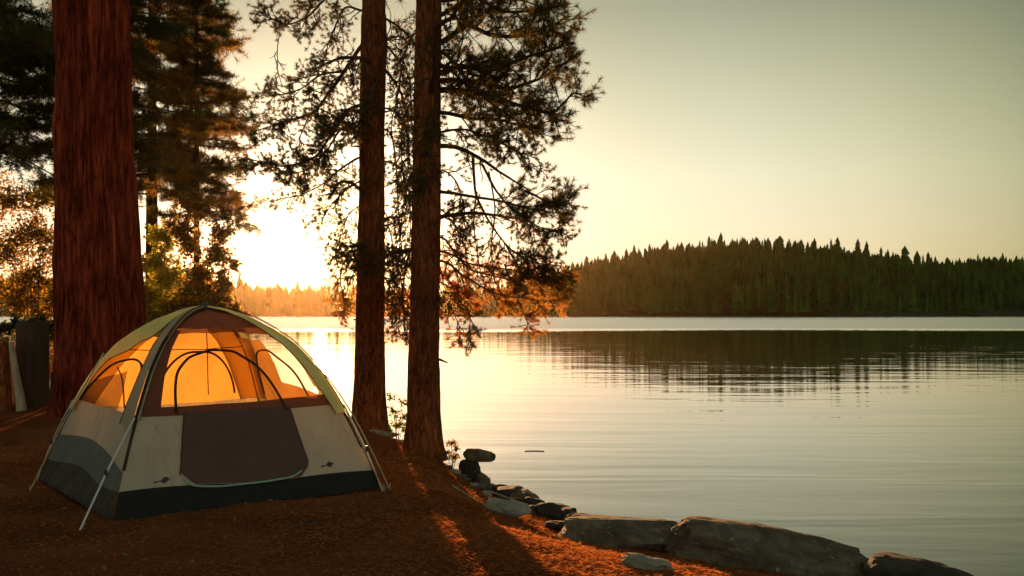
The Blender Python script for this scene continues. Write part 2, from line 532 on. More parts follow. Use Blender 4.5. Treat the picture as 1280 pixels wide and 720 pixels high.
# pines that stand proud of the ridge
crest = None
for i, (px, py) in enumerate([(733, 313), (768, 306), (783, 304), (830, 297), (852, 295), (901, 284), (930, 290), (945, 289), (960, 290),
                              (975, 287), (1002, 293), (1018, 291), (1047, 290), (1072, 292), (1083, 295), (1131, 300), (1146, 306),
                              (1160, 308), (1210, 315), (1230, 313), (1262, 316), (283, 345), (300, 343), (335, 352), (352, 353)]):
    yy = 540.0 if px > 600 else 452.0
    x = (px - 640) / F_PX * yy
    z = float(far_height(np.array([x]), np.array([yy]))[0])
    top = CZ - (py + 8 - HY) / F_PX * yy
    h = top - z + 0.5
    V, F = variants[i % 6]
    if i < 6:
        g = MB(); g.add(V / 12, F)
        o = g.build('pine_tree', M['forest'], origin=(0, 0, 0), smooth=False)
        if crest is None: crest = []
        crest.append(o)
    else:
        o = crest[i % 6].copy(); COL.objects.link(o)
    o.location = (x, yy, z - 0.5)
    hh = max(h, 6)
    o.scale = (min(hh, 14) * 1.75, min(hh, 14) * 1.75, hh)
    o.rotation_euler = (0, 0, i * 1.3)
    if px > 600:
        tag(o, 'small distant pine whose tip breaks the skyline of the dark hill across the lake', 'tree', 'pines breaking the skyline of the far hill')
    else:
        tag(o, 'small distant pine standing above the low glowing treeline left of the sun', 'tree', 'pines above the low far treeline')

# ------------------------------------------------------------------ trunks
def trunk_mesh(g, pts, radii, amp, kth, kz, seed, nth=140, dz=0.03, flare=0.5, plates=False):
    pts = np.asarray(pts, float); radii = np.asarray(radii, float)
    L = np.concatenate([[0], np.cumsum(np.linalg.norm(np.diff(pts, axis=0), axis=1))])
    n = int(L[-1] / dz)
    s = np.linspace(0, L[-1], n)
    P = np.stack([np.interp(s, L, pts[:, i]) for i in range(3)], -1)
    for _ in range(12):
        P[1:-1] = (P[:-2] + 2 * P[1:-1] + P[2:]) / 4
    rad = np.interp(s, L, radii)
    th = np.linspace(0, 2 * np.pi, nth + 1)
    out = np.zeros((n, nth + 1, 3))
    for i in range(n):
        h = s[i]
        fl = flare * math.exp(-h / 0.28)
        for j in range(nth + 1):
            a = th[j % nth]
            c, sn = math.cos(a), math.sin(a)
            warp = 0.5 * noise.noise((c * 2 + seed, sn * 2, h * kz * 1.7))
            f1 = noise.noise((c * kth + warp, sn * kth + seed, h * kz))
            f2 = noise.noise((c * kth * 2.3, sn * kth * 2.3 + seed, h * kz * 2.6 + 9))
            ridge_ = 1 - abs(f1) * 2.6
            d = amp * (-max(0.0, ridge_) ** 2 + 0.45 * f2)
            d += amp * 0.9 * noise.noise((c * 1.3 + seed, sn * 1.3, h * 0.8 + 3))
            root = fl * rad[i] * (0.55 + 0.6 * noise.noise((c * 1.6 + seed, sn * 1.6, 0.3)) + 0.3 * math.cos(a * 5 + seed))
            r = rad[i] + d + root
            out[i, j] = P[i] + (c * r, sn * r, 0)
    g.grid(out)


def simple_tree_root(name, x, y, label, group=None):
    return empty(name, (x, y, hz(x, y)), label, 'tree', group)


# ------------------------------------------------------------------ needles and branches
def tufts(g, P, D, nn, length, width, spread=1.0, seed=0, curve=0.0):
    """P centres, D directions -> tufts of nn needle triangles"""
    r = np.random.default_rng(seed)
    P = np.asarray(P); D = np.asarray(D)
    k = len(P)
    if k == 0: return
    D = D / (np.linalg.norm(D, axis=1)[:, None] + 1e-9)
    dirs = r.normal(size=(k, nn, 3)); dirs /= np.linalg.norm(dirs, axis=2)[..., None]
    dirs = dirs * spread + D[:, None, :] * 0.75
    dirs /= np.linalg.norm(dirs, axis=2)[..., None]
    ln = length * r.uniform(0.6, 1.15, size=(k, nn, 1))
    back = r.uniform(-0.5, 0.2, size=(k, nn, 1)) * length
    base = P[:, None, :] + D[:, None, :] * back
    side = np.cross(dirs, r.normal(size=(k, nn, 3))); side /= np.linalg.norm(side, axis=2)[..., None] + 1e-9
    w = width * 0.5
    a = base - side * w; b = base + side * w; c = base + dirs * ln
    V = np.stack([a, b, c], 2).reshape(-1, 3)
    F = np.arange(len(V)).reshape(-1, 3)
    g.add(V, F)


def leaves(g, P, size, seed=0):
    r = np.random.default_rng(seed)
    P = np.asarray(P); k = len(P)
    d = r.normal(size=(k, 3)); d /= np.linalg.norm(d, axis=1)[:, None]
    s = np.cross(d, r.normal(size=(k, 3))); s /= np.linalg.norm(s, axis=1)[:, None]
    l = size * r.uniform(0.6, 1.2, (k, 1)); w = l * 0.36
    V = np.stack([P, P + d * l * 0.5 + s * w, P + d * l, P + d * l * 0.5 - s * w], 1).reshape(-1, 3)
    g.add(V, np.arange(len(V)).reshape(-1, 4))


def wiggle_path(p0, d0, length, droop, n, r, wig=0.18):
    pts = [np.array(p0, float)]
    d = np.array(d0, float); d /= np.linalg.norm(d)
    st = length / n
    for _ in range(n):
        d = d + r.normal(size=3) * wig + np.array([0, 0, -droop * st])
        d /= np.linalg.norm(d)
        pts.append(pts[-1] + d * st)
    return np.array(pts)


def resample(pts, step):
    pts = np.asarray(pts, float)
    L = np.concatenate([[0], np.cumsum(np.linalg.norm(np.diff(pts, axis=0), axis=1))])
    n = max(3, int(L[-1] / step) + 1)
    s = np.linspace(0, L[-1], n)
    P = np.stack([np.interp(s, L, pts[:, i]) for i in range(3)], -1)
    for _ in range(2):
        P[1:-1] = (P[:-2] + 2 * P[1:-1] + P[2:]) / 4
    return P


def dress_limb(main, r0, r, cfg):
    """wood + needle tufts for one primary limb; returns (wood MB, tuft centres, tuft dirs)"""
    wood = MB()
    n = len(main)
    rad = np.linspace(r0 * 1.45, max(r0 * 0.4, 0.006), n)
    wood.tube(main, rad, 7)
    TP, TD = [], []
    L = np.concatenate([[0], np.cumsum(np.linalg.norm(np.diff(main, axis=0), axis=1))])
    tot = L[-1]
    s = tot * cfg.get('bare', 0.25)
    side = 1
    tang = np.gradient(main, axis=0)
    while s < tot:
        f = s / tot
        i = min(n - 1, int(np.searchsorted(L, s)))
        t = tang[i] / (np.linalg.norm(tang[i]) + 1e-9)
        perp = np.cross(t, r.normal(size=3)); perp /= np.linalg.norm(perp)
        ang = r.uniform(0.5, 1.1)
        d = t * math.cos(ang) + perp * math.sin(ang) + np.array([0, 0, cfg.get('hang', -0.25)])
        ln = cfg['sub'] * r.uniform(0.5, 1.1) * (1.05 - 0.55 * f)
        sub = wiggle_path(main[i], d, ln, cfg.get('droop', 0.8), 8, r, 0.16)
        wood.tube(sub, np.linspace(max(0.45 * rad[i], 0.008), 0.004, len(sub)), 5)
        for q in range(2, len(sub)):
            if r.random() < cfg.get('twigp', 0.8):
                td = (sub[q] - sub[q - 1]); td /= np.linalg.norm(td) + 1e-9
                pp = np.cross(td, r.normal(size=3)); pp /= np.linalg.norm(pp) + 1e-9
                tw = wiggle_path(sub[q], td * 0.6 + pp * 0.7 + np.array([0, 0, cfg.get('lift', 0.15)]), cfg['twig'] * r.uniform(0.4, 1.1), -0.6, 4, r, 0.2)
                wood.tube(tw, np.linspace(0.0042, 0.003, len(tw)), 3, cap=False)
                for z in cfg.get('at', (4,)):
                    if r.random() < cfg.get('tuftp', 0.85):
                        TP.append(tw[z]); TD.append(tw[z] - tw[z - 1])
        TP.append(sub[-1]); TD.append(sub[-1] - sub[-2])
        s += cfg['step'] * r.uniform(0.6, 1.4)
        side = -side
    TP.append(main[-1]); TD.append(main[-1] - main[-2])
    return wood, TP, TD


def near_pine(base, height_, r_base, lean, traced, seed, label, rand_z, crown_len):
    x, y = base
    z0 = hz(x, y) - 0.12
    root = empty('pine_tree', (x, y, hz(x, y)), label, 'tree')
    g = MB()
    zs = np.array([0, 0.6, 2, 4, 6, 9, height_])
    pts = np.stack([x + lean[0] * zs, y + lean[1] * zs, z0 + zs], -1)
    rr = np.interp(zs, [0, 0.6, 2, 6, 9, height_], [r_base * 1.08, r_base * 1.0, r_base * 0.93, r_base * 0.80, r_base * 0.62, 0.04])
    trunk_mesh(g, pts[:5], rr[:5], 0.016, 5.5, 1.6, seed, nth=110, dz=0.022, flare=0.50)
    g2 = MB()
    g.tube(pts[4:], rr[4:] * 0.97, 14)
    g.build('trunk', M['bark'], root)
    r = np.random.default_rng(seed)
    for _ in range(7):                      # broken-off stubs
        zz_ = r.uniform(1.1, 5.6); a_ = r.uniform(0, 2 * math.pi)
        rr_t = float(np.interp(zz_, zs, rr)) * 0.9
        c0 = np.array([x + lean[0] * zz_ + math.cos(a_) * rr_t, y + math.sin(a_) * rr_t, z0 + zz_])
        p_ = wiggle_path(c0, (math.cos(a_), math.sin(a_), r.uniform(-0.3, 0.4)), r.uniform(0.05, 0.22), 0.2, 4, r, 0.15)
        gs = MB(); gs.tube(p_, np.linspace(0.018, 0.009, len(p_)), 7); gs.build('stub', M['twig'], root)
    # traced limbs: (points in picture units, depth drift, radius, cfg, needle material)
    def cx(z):
        return x + lean[0] * (z - z0)
    def make(main, r0, cfg, mat):
        wood, TP, TD = dress_limb(main, r0, r, cfg)
        b = wood.build('branch', M['twig'], root)
        if TP:
            m_ = MB(); tufts(m_, TP, TD, cfg.get('nn', 26), cfg.get('nl', 0.085), cfg.get('nw', 0.0042), 1.0, int(r.integers(1e6)))
            m_.build('needles', mat, b, smooth=False)
    for pts2, drift, r0, cfg, mat in traced:
        n = len(pts2)
        P = []
        for k, (px, py) in enumerate(pts2):
            Yd = y + drift * (k / (n - 1)) + 0.0
            P.append(at(px, py, Yd))
        zc_ = P[0][2]
        if math.hypot(P[0][0] - cx(zc_), P[0][1] - y) < 0.36:      # root the limb inside the trunk
            P.insert(0, np.array([cx(zc_), y, zc_ - 0.03]))
        main = resample(P, 0.07)
        main = main + np.cumsum(r.normal(size=main.shape) * 0.003, axis=0)
        make(main, r0, cfg, mat)
    # limbs out of the picture plane and above the frame
    for zz in rand_z:
        az = r.uniform(0, 2 * math.pi)
        if zz < 5.2 + 0.3:   # within the frame: keep to front and back sides
            az = r.choice([math.pi / 2, -math.pi / 2]) + r.uniform(-0.7, 0.7)
        L = crown_len * r.uniform(0.6, 1.1) * (1 if zz < 8 else max(0.25, 1 - (zz - 8) / (height_ - 7)))
        d = np.array([math.cos(az), math.sin(az), r.uniform(-0.1, 0.35)])
        main = wiggle_path((x + lean[0] * zz + math.cos(az) * 0.1, y + lean[1] * zz + math.sin(az) * 0.1, z0 + zz), d, L, 0.35, 16, r, 0.09)
        cfg = dict(SPARSE if zz < 5.6 else COARSE)
        make(main, 0.018 + 0.01 * r.random(), cfg, M['needle'])
    return root


SPARSE = dict(sub=0.42, twig=0.16, step=0.075, droop=1.2, bare=0.15, twigp=0.85, tuftp=0.95, nn=32, nl=0.055, nw=0.0066, hang=-0.35)
MEDIUM = dict(sub=0.50, twig=0.20, step=0.07, droop=0.9, bare=0.15, twigp=0.95, tuftp=1.0, nn=34, nl=0.062, nw=0.0066, hang=-0.15, at=(2, 4))
DENSE = dict(sub=0.58, twig=0.24, step=0.068, droop=0.2, bare=0.12, twigp=0.9, tuftp=0.9, nn=34, nl=0.085, nw=0.0058, hang=0.05, at=(2, 4), lift=0.25)
COARSE = dict(sub=0.8, twig=0.28, step=0.2, droop=0.4, bare=0.3, twigp=0.8, tuftp=0.9, nn=12, nl=0.15, nw=0.012, hang=0.0)
BARE = dict(sub=0.35, twig=0.12, step=0.22, droop=1.5, bare=0.3, twigp=0.5, tuftp=0.35, nn=16, nl=0.06, nw=0.004, hang=-0.4)
OR = dict(sub=0.42, twig=0.17, step=0.085, droop=1.0, bare=0.1, twigp=0.95, tuftp=1.0, nn=24, nl=0.07, nw=0.006, hang=-0.2, at=(2, 4))

am = M['needle_amber']
nd, no_, nr = M['needle'], M['needle_orange'], M['needle_flare']
T1 = [
    ([(455, 52), (432, 85), (410, 118), (392, 143), (360, 152), (320, 165)], 0.4, 0.022, MEDIUM, nd),
    ([(452, 130), (430, 140), (417, 165), (398, 195), (360, 208), (312, 196)], -0.5, 0.020, MEDIUM, nd),
    ([(450, 195), (425, 212), (402, 234), (380, 245), (352, 250)], 0.2, 0.014, SPARSE, nd),
    ([(455, 14), (430, 6), (422, 25), (412, 50), (404, 78)], 0.5, 0.014, SPARSE, nd),
    ([(455, -20), (410, -5), (390, 20), (362, 34), (335, 22)], -0.4, 0.018, MEDIUM, nd),
    ([(428, 90), (400, 92), (378, 110), (352, 118), (334, 112)], 0.1, 0.012, MEDIUM, nd),
    ([(452, 150), (425, 162), (408, 190), (380, 215), (340, 212)], 0.7, 0.014, MEDIUM, nd),
    ([(450, 225), (425, 245), (405, 270), (398, 290)], -0.3, 0.010, SPARSE, nd),
    ([(450, 255), (435, 270), (425, 300), (422, 325)], 0.3, 0.008, SPARSE, nd),
    ([(450, 300), (436, 318), (424, 345), (430, 385)], -0.2, 0.010, SPARSE, am),
    ([(450, 330), (440, 345), (432, 370), (436, 392)], 0.3, 0.008, SPARSE, am),
    ([(350, 38), (346, 62), (346, 85), (352, 108)], -0.4, 0.005, BARE, nd),
    ([(384, 150), (372, 178), (385, 215), (382, 235)], 0.2, 0.006, SPARSE, nd),
    ([(480, 22), (500, 34), (520, 55), (528, 90)], 0.2, 0.014, SPARSE, nd),
    ([(480, 52), (497, 76), (512, 98), (516, 150)], -0.2, 0.013, SPARSE, nd),
    ([(480, 84), (498, 108), (508, 135), (511, 190)], 0.4, 0.018, SPARSE, nd),
    ([(480, 134), (496, 140), (510, 165), (512, 215)], -0.3, 0.010, SPARSE, nd),
    ([(482, 160), (490, 170), (496, 225), (500, 290), (506, 330)], 0.1, 0.010, BARE, nd),
    ([(482, 200), (500, 205), (512, 240), (515, 300)], 0.3, 0.010, SPARSE, nd),
    ([(482, 262), (490, 300), (493, 350), (495, 405)], -0.2, 0.008, SPARSE, nd),
    ([(482, 310), (497, 325), (505, 365), (500, 408)], 0.2, 0.008, SPARSE, no_),
    ([(482, 345), (492, 365), (508, 385), (506, 415)], -0.3, 0.007, SPARSE, no_),
]
T2 = [
    ([(552, 20), (590, -5), (630, 15), (668, 12), (700, 5)], -0.5, 0.022, DENSE, nd),
    ([(552, 55), (585, 30), (612, 45), (650, 48), (690, 34), (708, 24)], 0.4, 0.028, DENSE, nd),
    ([(552, 92), (575, 82), (610, 88), (655, 72), (700, 58)], -0.4, 0.030, DENSE, nd),
    ([(552, 100), (590, 102), (640, 112), (690, 92), (712, 72)], 0.6, 0.028, DENSE, nd),
    ([(552, 112), (600, 116), (645, 130), (690, 142), (716, 116)], -0.2, 0.030, DENSE, nd),
    ([(553, 140), (585, 148), (625, 150), (660, 160), (690, 150)], 0.6, 0.020, DENSE, nd),
    ([(553, 62), (580, 96), (602, 122), (640, 150), (670, 170)], -0.6, 0.018, MEDIUM, nd),
    ([(553, 165), (580, 160), (620, 172), (650, 188), (672, 196)], 0.3, 0.012, MEDIUM, nd),
    ([(553, 182), (578, 186), (605, 203), (635, 225), (660, 240)], 0.0, 0.024, BARE, nd),
    ([(655, 238), (680, 250), (700, 258), (718, 244)], 0.0, 0.012, dict(DENSE, sub=.35), nd),
    ([(553, 239), (590, 244), (630, 250), (670, 262), (705, 266)], 0.3, 0.017, dict(DENSE, bare=0.45, sub=.45), nd),
    ([(603, 205), (622, 240), (648, 266), (675, 284), (700, 288)], -0.3, 0.012, dict(MEDIUM, bare=0.4), nd),
    ([(592, 196), (596, 245), (610, 272), (634, 308), (662, 326), (700, 330)], 0.2, 0.013, dict(MEDIUM, bare=0.5), nd),
    ([(610, 214), (618, 260), (612, 310), (616, 350)], -0.2, 0.008, BARE, nd),
    ([(597, 240), (592, 280), (598, 320), (602, 345)], 0.1, 0.007, BARE, nd),
    ([(555, 295), (572, 322), (592, 340), (640, 352), (698, 346)], 0.3, 0.011, OR, am),
    ([(555, 325), (580, 345), (620, 366), (665, 372), (690, 374)], -0.2, 0.012, OR, am),
    ([(632, 305), (655, 345), (680, 350), (700, 362)], 0.4, 0.009, OR, nd),
    ([(630, 330), (645, 372), (655, 395), (662, 410)], -0.1, 0.007, dict(OR, sub=0.25), am),
    ([(555, 350), (572, 372), (590, 392), (584, 418)], 0.1, 0.009, dict(OR, sub=0.3), nd),
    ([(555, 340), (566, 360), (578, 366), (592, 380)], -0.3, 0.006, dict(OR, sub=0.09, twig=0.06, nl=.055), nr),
    ([(555, 375), (568, 395), (575, 410), (572, 425)], 0.3, 0.006, dict(SPARSE, sub=0.25), no_),
    ([(555, 312), (590, 330), (640, 335), (672, 345), (700, 352)], 0.6, 0.010, OR, no_),
    ([(517, 40), (505, 70), (500, 110), (492, 150)], -0.3, 0.010, SPARSE, nd),
    ([(517, 120), (504, 150), (503, 210), (508, 262)], 0.3, 0.009, SPARSE, nd),
    ([(517, 210), (506, 240), (500, 290), (497, 340)], -0.3, 0.008, SPARSE, nd),
    ([(517, 300), (507, 330), (503, 370), (508, 410)], 0.2, 0.007, SPARSE, nd),
    ([(553, 210), (570, 225), (580, 262), (575, 290)], 0.4, 0.008, SPARSE, nd),
    ([(553, 260), (566, 280), (580, 300), (584, 318)], -0.3, 0.007, SPARSE, nd),
]
near_pine((-2.03, 14.1), 13.0, 0.215, (0.012, 0.0), T1, 11,
          'slimmer, farther pine of the pair beside the tent, its trunk glowing orange from the sun',
          list(np.linspace(2.3, 5.3, 9)) + list(np.linspace(5.7, 12.6, 26)), 1.5)
near_pine((-1.10, 12.3), 14.0, 0.20, (0.012, 0.0), T2, 23,
          'nearer pine at the bank edge with dense boughs reaching right over the lake',
          list(np.linspace(2.6, 5.3, 8)) + list(np.linspace(5.7, 13.6, 28)), 1.6)

# great red trunk behind the tent
root = empty('pine_tree', (-6.88, 16.6, hz(-6.88, 16.6)), 'huge straight red-barked tree trunk rising behind the tent', 'tree')
g = MB()
trunk_mesh(g, [(-6.86, 16.6, -0.15), (-6.87, 16.6, 1.5), (-6.95, 16.6, 4.5), (-7.02, 16.6, 7.4)], [0.80, 0.72, 0.63, 0.56], 0.085, 7.5, 0.5, 4.2,
           nth=300, dz=0.035, flare=0.30)
g.tube([(-7.02, 16.6, 7.3), (-7.1, 16.6, 14), (-7.2, 16.6, 24)], [0.56, 0.42, 0.12], 20)
g.build('trunk', M['bark_red'], root)


# ------------------------------------------------------------------ background conifers and leafy trees
def back_conifer(px, Yd, h, rad, zlow, seed, label, mats, nbr=90, lean=0.0, size=0.17, trunk_r=0.16, dens=1.0, az_bias=None):
    x = (px - 640) / F_PX * Yd
    z0 = hz(x, Yd)
    root = empty('pine_tree', (x, Yd, z0), label, 'tree')
    r = np.random.default_rng(seed)
    g = MB()
    zs = np.linspace(-0.2, h, 12)
    g.tube(np.stack([x + lean * zs, np.full(12, Yd), z0 + zs], -1), np.interp(zs, [0, h], [trunk_r, 0.02]), 12)
    g.build('trunk', M['bark_dark'], root)
    wood = MB(); groups = [([], []) for _ in mats]
    for k in range(nbr):
        zz = zlow + (h - zlow) * (k / nbr) ** 1.05 + r.uniform(-0.1, 0.1)
        az = r.uniform(0, 2 * math.pi)
        f = (zz - zlow) / (h - zlow)
        L = rad * (1 - 0.8 * f ** 1.6) * r.uniform(0.45, 1.1)
        d = np.array([math.cos(az), math.sin(az), r.uniform(-0.15, 0.25)])
        p = wiggle_path((x + lean * zz, Yd, z0 + zz), d, L, 0.10, 10, r, 0.08)
        wood.tube(p, np.linspace(0.032, 0.006, len(p)), 5)
        mi = r.integers(len(mats))
        for i in range(3, len(p)):
            for _ in range(int(2 * dens + r.random() * 2)):
                dd = p[i] - p[i - 1]; dd /= np.linalg.norm(dd)
                pp = np.cross(dd, (0, 0, 1.0)) * r.choice([-1, 1]) + r.normal(size=3) * 0.3
                q = wiggle_path(p[i], dd * 0.6 + pp, 0.22 * L * r.uniform(0.4, 1.2), 0.2, 3, r, 0.2)
                wood.tube(q, 0.005, 3, cap=False)
                for w in q[1:]:
                    groups[mi][0].append(w + r.normal(size=3) * 0.03); groups[mi][1].append(q[-1] - q[0] + (0, 0, 0.02))
    wood.build('branches', M['twig'], root)
    for (P, D), m_ in zip(groups, mats):
        if P:
            g = MB(); tufts(g, P, D, 15, size, size * 0.075, 1.1, seed + 1); g.build('crown', m_, root, smooth=False)
    return root


def leafy(name, px, Yd, z0s, blobs, n, size, seed, label, mats, cat='tree', nstem=6, group=None):
    """blobs: (px, py, radius_px, depth) ellipsoid clumps in the crown"""
    x = (px - 640) / F_PX * Yd
    z0 = hz(x, Yd)
    root = empty(name, (x, Yd, z0), label, cat, group)
    r = np.random.default_rng(seed)
    wood = MB()
    PP = []
    tot = sum(b[2] ** 2 for b in blobs)
    for (bx, by, br) in blobs:
        c = at(bx, by, Yd + r.uniform(-0.3, 0.3))
        rr = br / F_PX * Yd
        k = int(n * br * br / tot)
        # branchlets inside the blob
        mid = np.array([x, Yd, max(z0, c[2] - rr * 2)])
        p = resample([np.array([x, Yd, z0 - 0.1]), (mid + c) / 2 + r.normal(size=3) * 0.1 * rr, c], 0.25)
        wood.tube(p, np.linspace(0.022, 0.008, len(p)) * max(0.3, min(1.6, rr)), 6)
        tips = []
        for _ in range(max(8, k // 45)):
            d = r.normal(size=3); d /= np.linalg.norm(d)
            L = rr * r.uniform(0.5, 1.15)
            q = wiggle_path(c, d * (1, 1, 0.8), L, 0.1, 6, r, 0.25)
            wood.tube(q, np.linspace(0.007, 0.002, len(q)), 3, cap=False)
            tips.append(q)
        tips = np.array(tips)
        idx = r.integers(len(tips), size=k); j = 2 + r.integers(5, size=k)
        PP.append(tips[idx, j] + r.normal(size=(k, 3)) * 0.11 * rr)
    wood.build('stems' if cat != 'tree' else 'trunk', M['twig'], root)
    PP = np.concatenate(PP)
    pick = r.integers(len(mats), size=len(PP))
    for i, m_ in enumerate(mats):
        g = MB(); leaves(g, PP[pick == i], size, seed + i); g.build('foliage' if cat != 'tree' else 'crown', m_, root, smooth=False)
    return root


NF, ND = M['needle_far'], M['needle_dark']
back_conifer(190, 30, 18, 3.3, 5.2, 31, 'dark bushy conifer right of the huge red trunk, some boughs coloured gold for the backlight', [NF, NF, M['needle_gold']], 200, 0.0, 0.24, 0.22, 1.8)
back_conifer(246, 27, 15, 1.6, 4.3, 32, 'thinner conifer behind and right of the bushy one, nearest the sun glare', [NF, M['needle_gold']], 140, 0.0, 0.16, 0.10, 1.7)
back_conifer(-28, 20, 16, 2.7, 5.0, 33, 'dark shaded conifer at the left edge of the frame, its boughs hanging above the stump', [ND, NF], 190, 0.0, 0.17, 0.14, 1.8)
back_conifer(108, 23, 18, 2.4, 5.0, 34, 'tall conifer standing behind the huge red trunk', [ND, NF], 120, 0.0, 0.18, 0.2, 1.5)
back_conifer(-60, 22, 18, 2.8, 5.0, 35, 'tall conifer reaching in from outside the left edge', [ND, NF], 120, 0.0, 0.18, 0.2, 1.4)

leafy('sapling', 205, 28, 0, [(205, 295, 24), (195, 330, 28), (215, 350, 28), (190, 372, 30), (222, 383, 26), (200, 398, 30), (176, 392, 22)],
      11000, 0.10, 41, 'bright yellow-green leafy sapling between the red trunk and the tent top', [M['leaf_green'], M['leaf_green'], M['leaf_gold']])
leafy('leafy_tree', 262, 25, 0, [(248, 262, 26), (278, 288, 20), (240, 305, 24), (268, 318, 24), (292, 332, 12), (250, 345, 26), (280, 352, 20), (225, 285, 22), (232, 250, 20), (262, 375, 24)], 9000, 0.09, 48,
      'loose brown-leaved tree between the sapling and the sun glare', [M['leaf_olive'], M['leaf_brown'], M['leaf_gold']])
leafy('bush', 255, 27, 0, [(245, 370, 30), (275, 372, 22), (262, 392, 30), (225, 395, 30), (290, 388, 16), (300, 398, 16)], 11000, 0.11, 42,
      'brown-gold bush behind the peak of the tent', [M['leaf_gold'], M['leaf_olive']], 'bush')
leafy('leafy_tree', 45, 32, 0, [(20, 250, 38), (55, 240, 30), (35, 290, 36), (62, 300, 30), (10, 320, 36), (45, 345, 38), (68, 370, 28),
                         (15, 375, 36), (45, 395, 34), (-15, 290, 40), (-20, 350, 44), (90, 330, 40), (110, 380, 40)], 14000, 0.12, 43,
      'amber-leaved tree glowing left of the huge red trunk', [M['leaf_gold'], M['leaf_brown'], M['leaf_olive'], M['leaf_brown']])
leafy('bush', 70, 26, 0, [(68, 425, 15), (72, 450, 14), (66, 475, 14), (60, 440, 12)], 1500, 0.06, 44,
      'ochre bush seen in the gap between stump and red trunk', [M['leaf_gold'], M['leaf_olive']], 'bush')
leafy('bush', 30, 19.5, 0, [(20, 408, 16), (45, 405, 16), (62, 408, 14), (0, 412, 16)], 1800, 0.07, 46,
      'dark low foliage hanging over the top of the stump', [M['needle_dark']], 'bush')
leafy('shrub', 497, 13.6, 0, [(490, 498, 9), (502, 503, 10), (494, 515, 12), (506, 520, 11), (499, 532, 14), (487, 535, 9), (509, 536, 9)],
      750, 0.034, 45, 'small round-leaved shrub growing between the two pine trunks', [M['leaf_olive'], M['leaf_green']], 'shrub')
leafy('plant', 566, 12.2, 0, [(564, 553, 7), (570, 560, 7), (558, 565, 8), (566, 570, 9)], 380, 0.030, 47,
      'little leafy plant beside the tilted rock at the water edge', [M['leaf_olive'], M['leaf_gold']], 'plant')


# ------------------------------------------------------------------ left edge: stump, trunk, fence post
def stump_mesh(g, x, y, r0, r1, h, seed, zb, topvar=0.06, nth=40, nz=20, squash=0.7):
    P = np.zeros((nz, nth + 1, 3))
    for i in range(nz):
        f = i / (nz - 1)
        for j in range(nth + 1):
            a = 2 * math.pi * (j % nth) / nth
            r = r0 + (r1 - r0) * f
            r *= 1 + 0.05 * noise.noise((math.cos(a) * 3, math.sin(a) * 3, seed + f))
            z = zb + f * (h + topvar * noise.noise((math.cos(a) * 2, math.sin(a) * 2, seed)) * 3 * (f == 1))
            P[i, j] = (x + math.cos(a) * r, y + math.sin(a) * r * squash, z)
    g.grid(P)
    top = P[-1, :-1]
    c = top.mean(0) - (0, 0, 0.03)
    V = np.vstack([top, c]); n = len(top)
    g.add(V, np.stack([np.arange(n), (np.arange(n) + 1) % n, np.full(n, n)], -1))


xst, yst = at(41, 505, 17.6)[:2]
root = empty('tree_stump', (xst, yst, hz(xst, yst)), 'tall dark broken-off stump left of the huge red trunk', 'stump')
g = MB(); stump_mesh(g, xst, yst, 0.31, 0.28, 1.55, 3, hz(xst, yst) - 0.1); g.build('trunk', M['stump'], root)
xt, yt = at(-18, 505, 17.0)[:2]
root = empty('tree_stump', (xt, yt, hz(xt, yt)), 'rust-orange stump cut by the left edge of the frame', 'stump')
M['stump_rust'] = bark_mat('rust bark', (0.09, 0.03, 0.012), (0.32, 0.11, 0.04), (0.5, 0.2, 0.08), 0.3, 12)
g = MB(); stump_mesh(g, xt, yt, 0.44, 0.38, 1.30, 6, hz(xt, yt) - 0.1, nth=60, nz=26); g.build('trunk', M['stump_rust'], root)
a_, b_ = at(14, 428, 16.7), at(27, 506, 16.7)
g = MB()
pp = resample([b_ - (0, 0, 0.1), b_, (a_ + b_) / 2 + (-0.01, 0, 0), a_], 0.1)
g.tube(pp, np.linspace(0.085, 0.04, len(pp)), 10)
tag(g.build('log', M['pale_wood'], origin=tuple(b_)), 'pale bark-stripped log leaning against the stump at the left edge', 'log')
c_ = at(66, 506, 17.4)
g = MB(); g.tube([(c_[0], c_[1], -0.1), (c_[0], c_[1], 0.3), (c_[0] + 0.01, c_[1], 0.62)], [0.05, 0.045, 0.04], 10)
tag(g.build('post', M['stump'], origin=(c_[0], c_[1], 0)), 'short grey wooden post between the stump and the huge trunk', 'post')


# ------------------------------------------------------------------ rocks
def ico(sub=4):
    import bmesh
    bm = bmesh.new(); bmesh.ops.create_icosphere(bm, subdivisions=sub, radius=1)
    V = np.array([v.co[:] for v in bm.verts]); F = np.array([[v.index for v in f.verts] for f in bm.faces]); bm.free()
    return V, F


ICO5, ICO4, ICO2 = ico(6), ico(4), ico(2)


def rock_mesh(g, c, dims, seed, box=0.55, rz=0.0, tilt=(0, 0), rough=0.10, ic=None, cuts=6):
    V, F = ic or ICO5
    V = V.copy()
    r = np.random.default_rng(seed)
    q = np.max(np.abs(V), axis=1)[:, None]
    V = V * (1 - box) + (V / q) * box * 0.82
    for _ in range(cuts):                       # broken faces
        n = r.normal(size=3); n /= np.linalg.norm(n)
        d = r.uniform(0.62, 0.85)
        s = V @ n - d
        V = V - np.where(s > 0, s, 0)[:, None] * n * 0.9
    a = np.array(dims) / 2
    out = []
    for v in V:
        k = 1 + rough * (noise.noise(Vector(v * 1.6) + Vector((seed, 0, 0))) * 1.4 + noise.noise(Vector(v * 4.2) + Vector((0, seed, 0))) * 0.5
                         + noise.noise(Vector((v[0] * 5, v[1] * 9, v[2] * 14)) + Vector((0, 0, seed))) * 0.28)
        out.append(v * k)
    V = np.array(out) * a
    Rm = np.array(Matrix.Rotation(rz, 3, 'Z') @ Matrix.Rotation(tilt[0], 3, 'X') @ Matrix.Rotation(tilt[1], 3, 'Y'))
    V = V @ Rm.T + np.array(c)
    g.add(V, F)


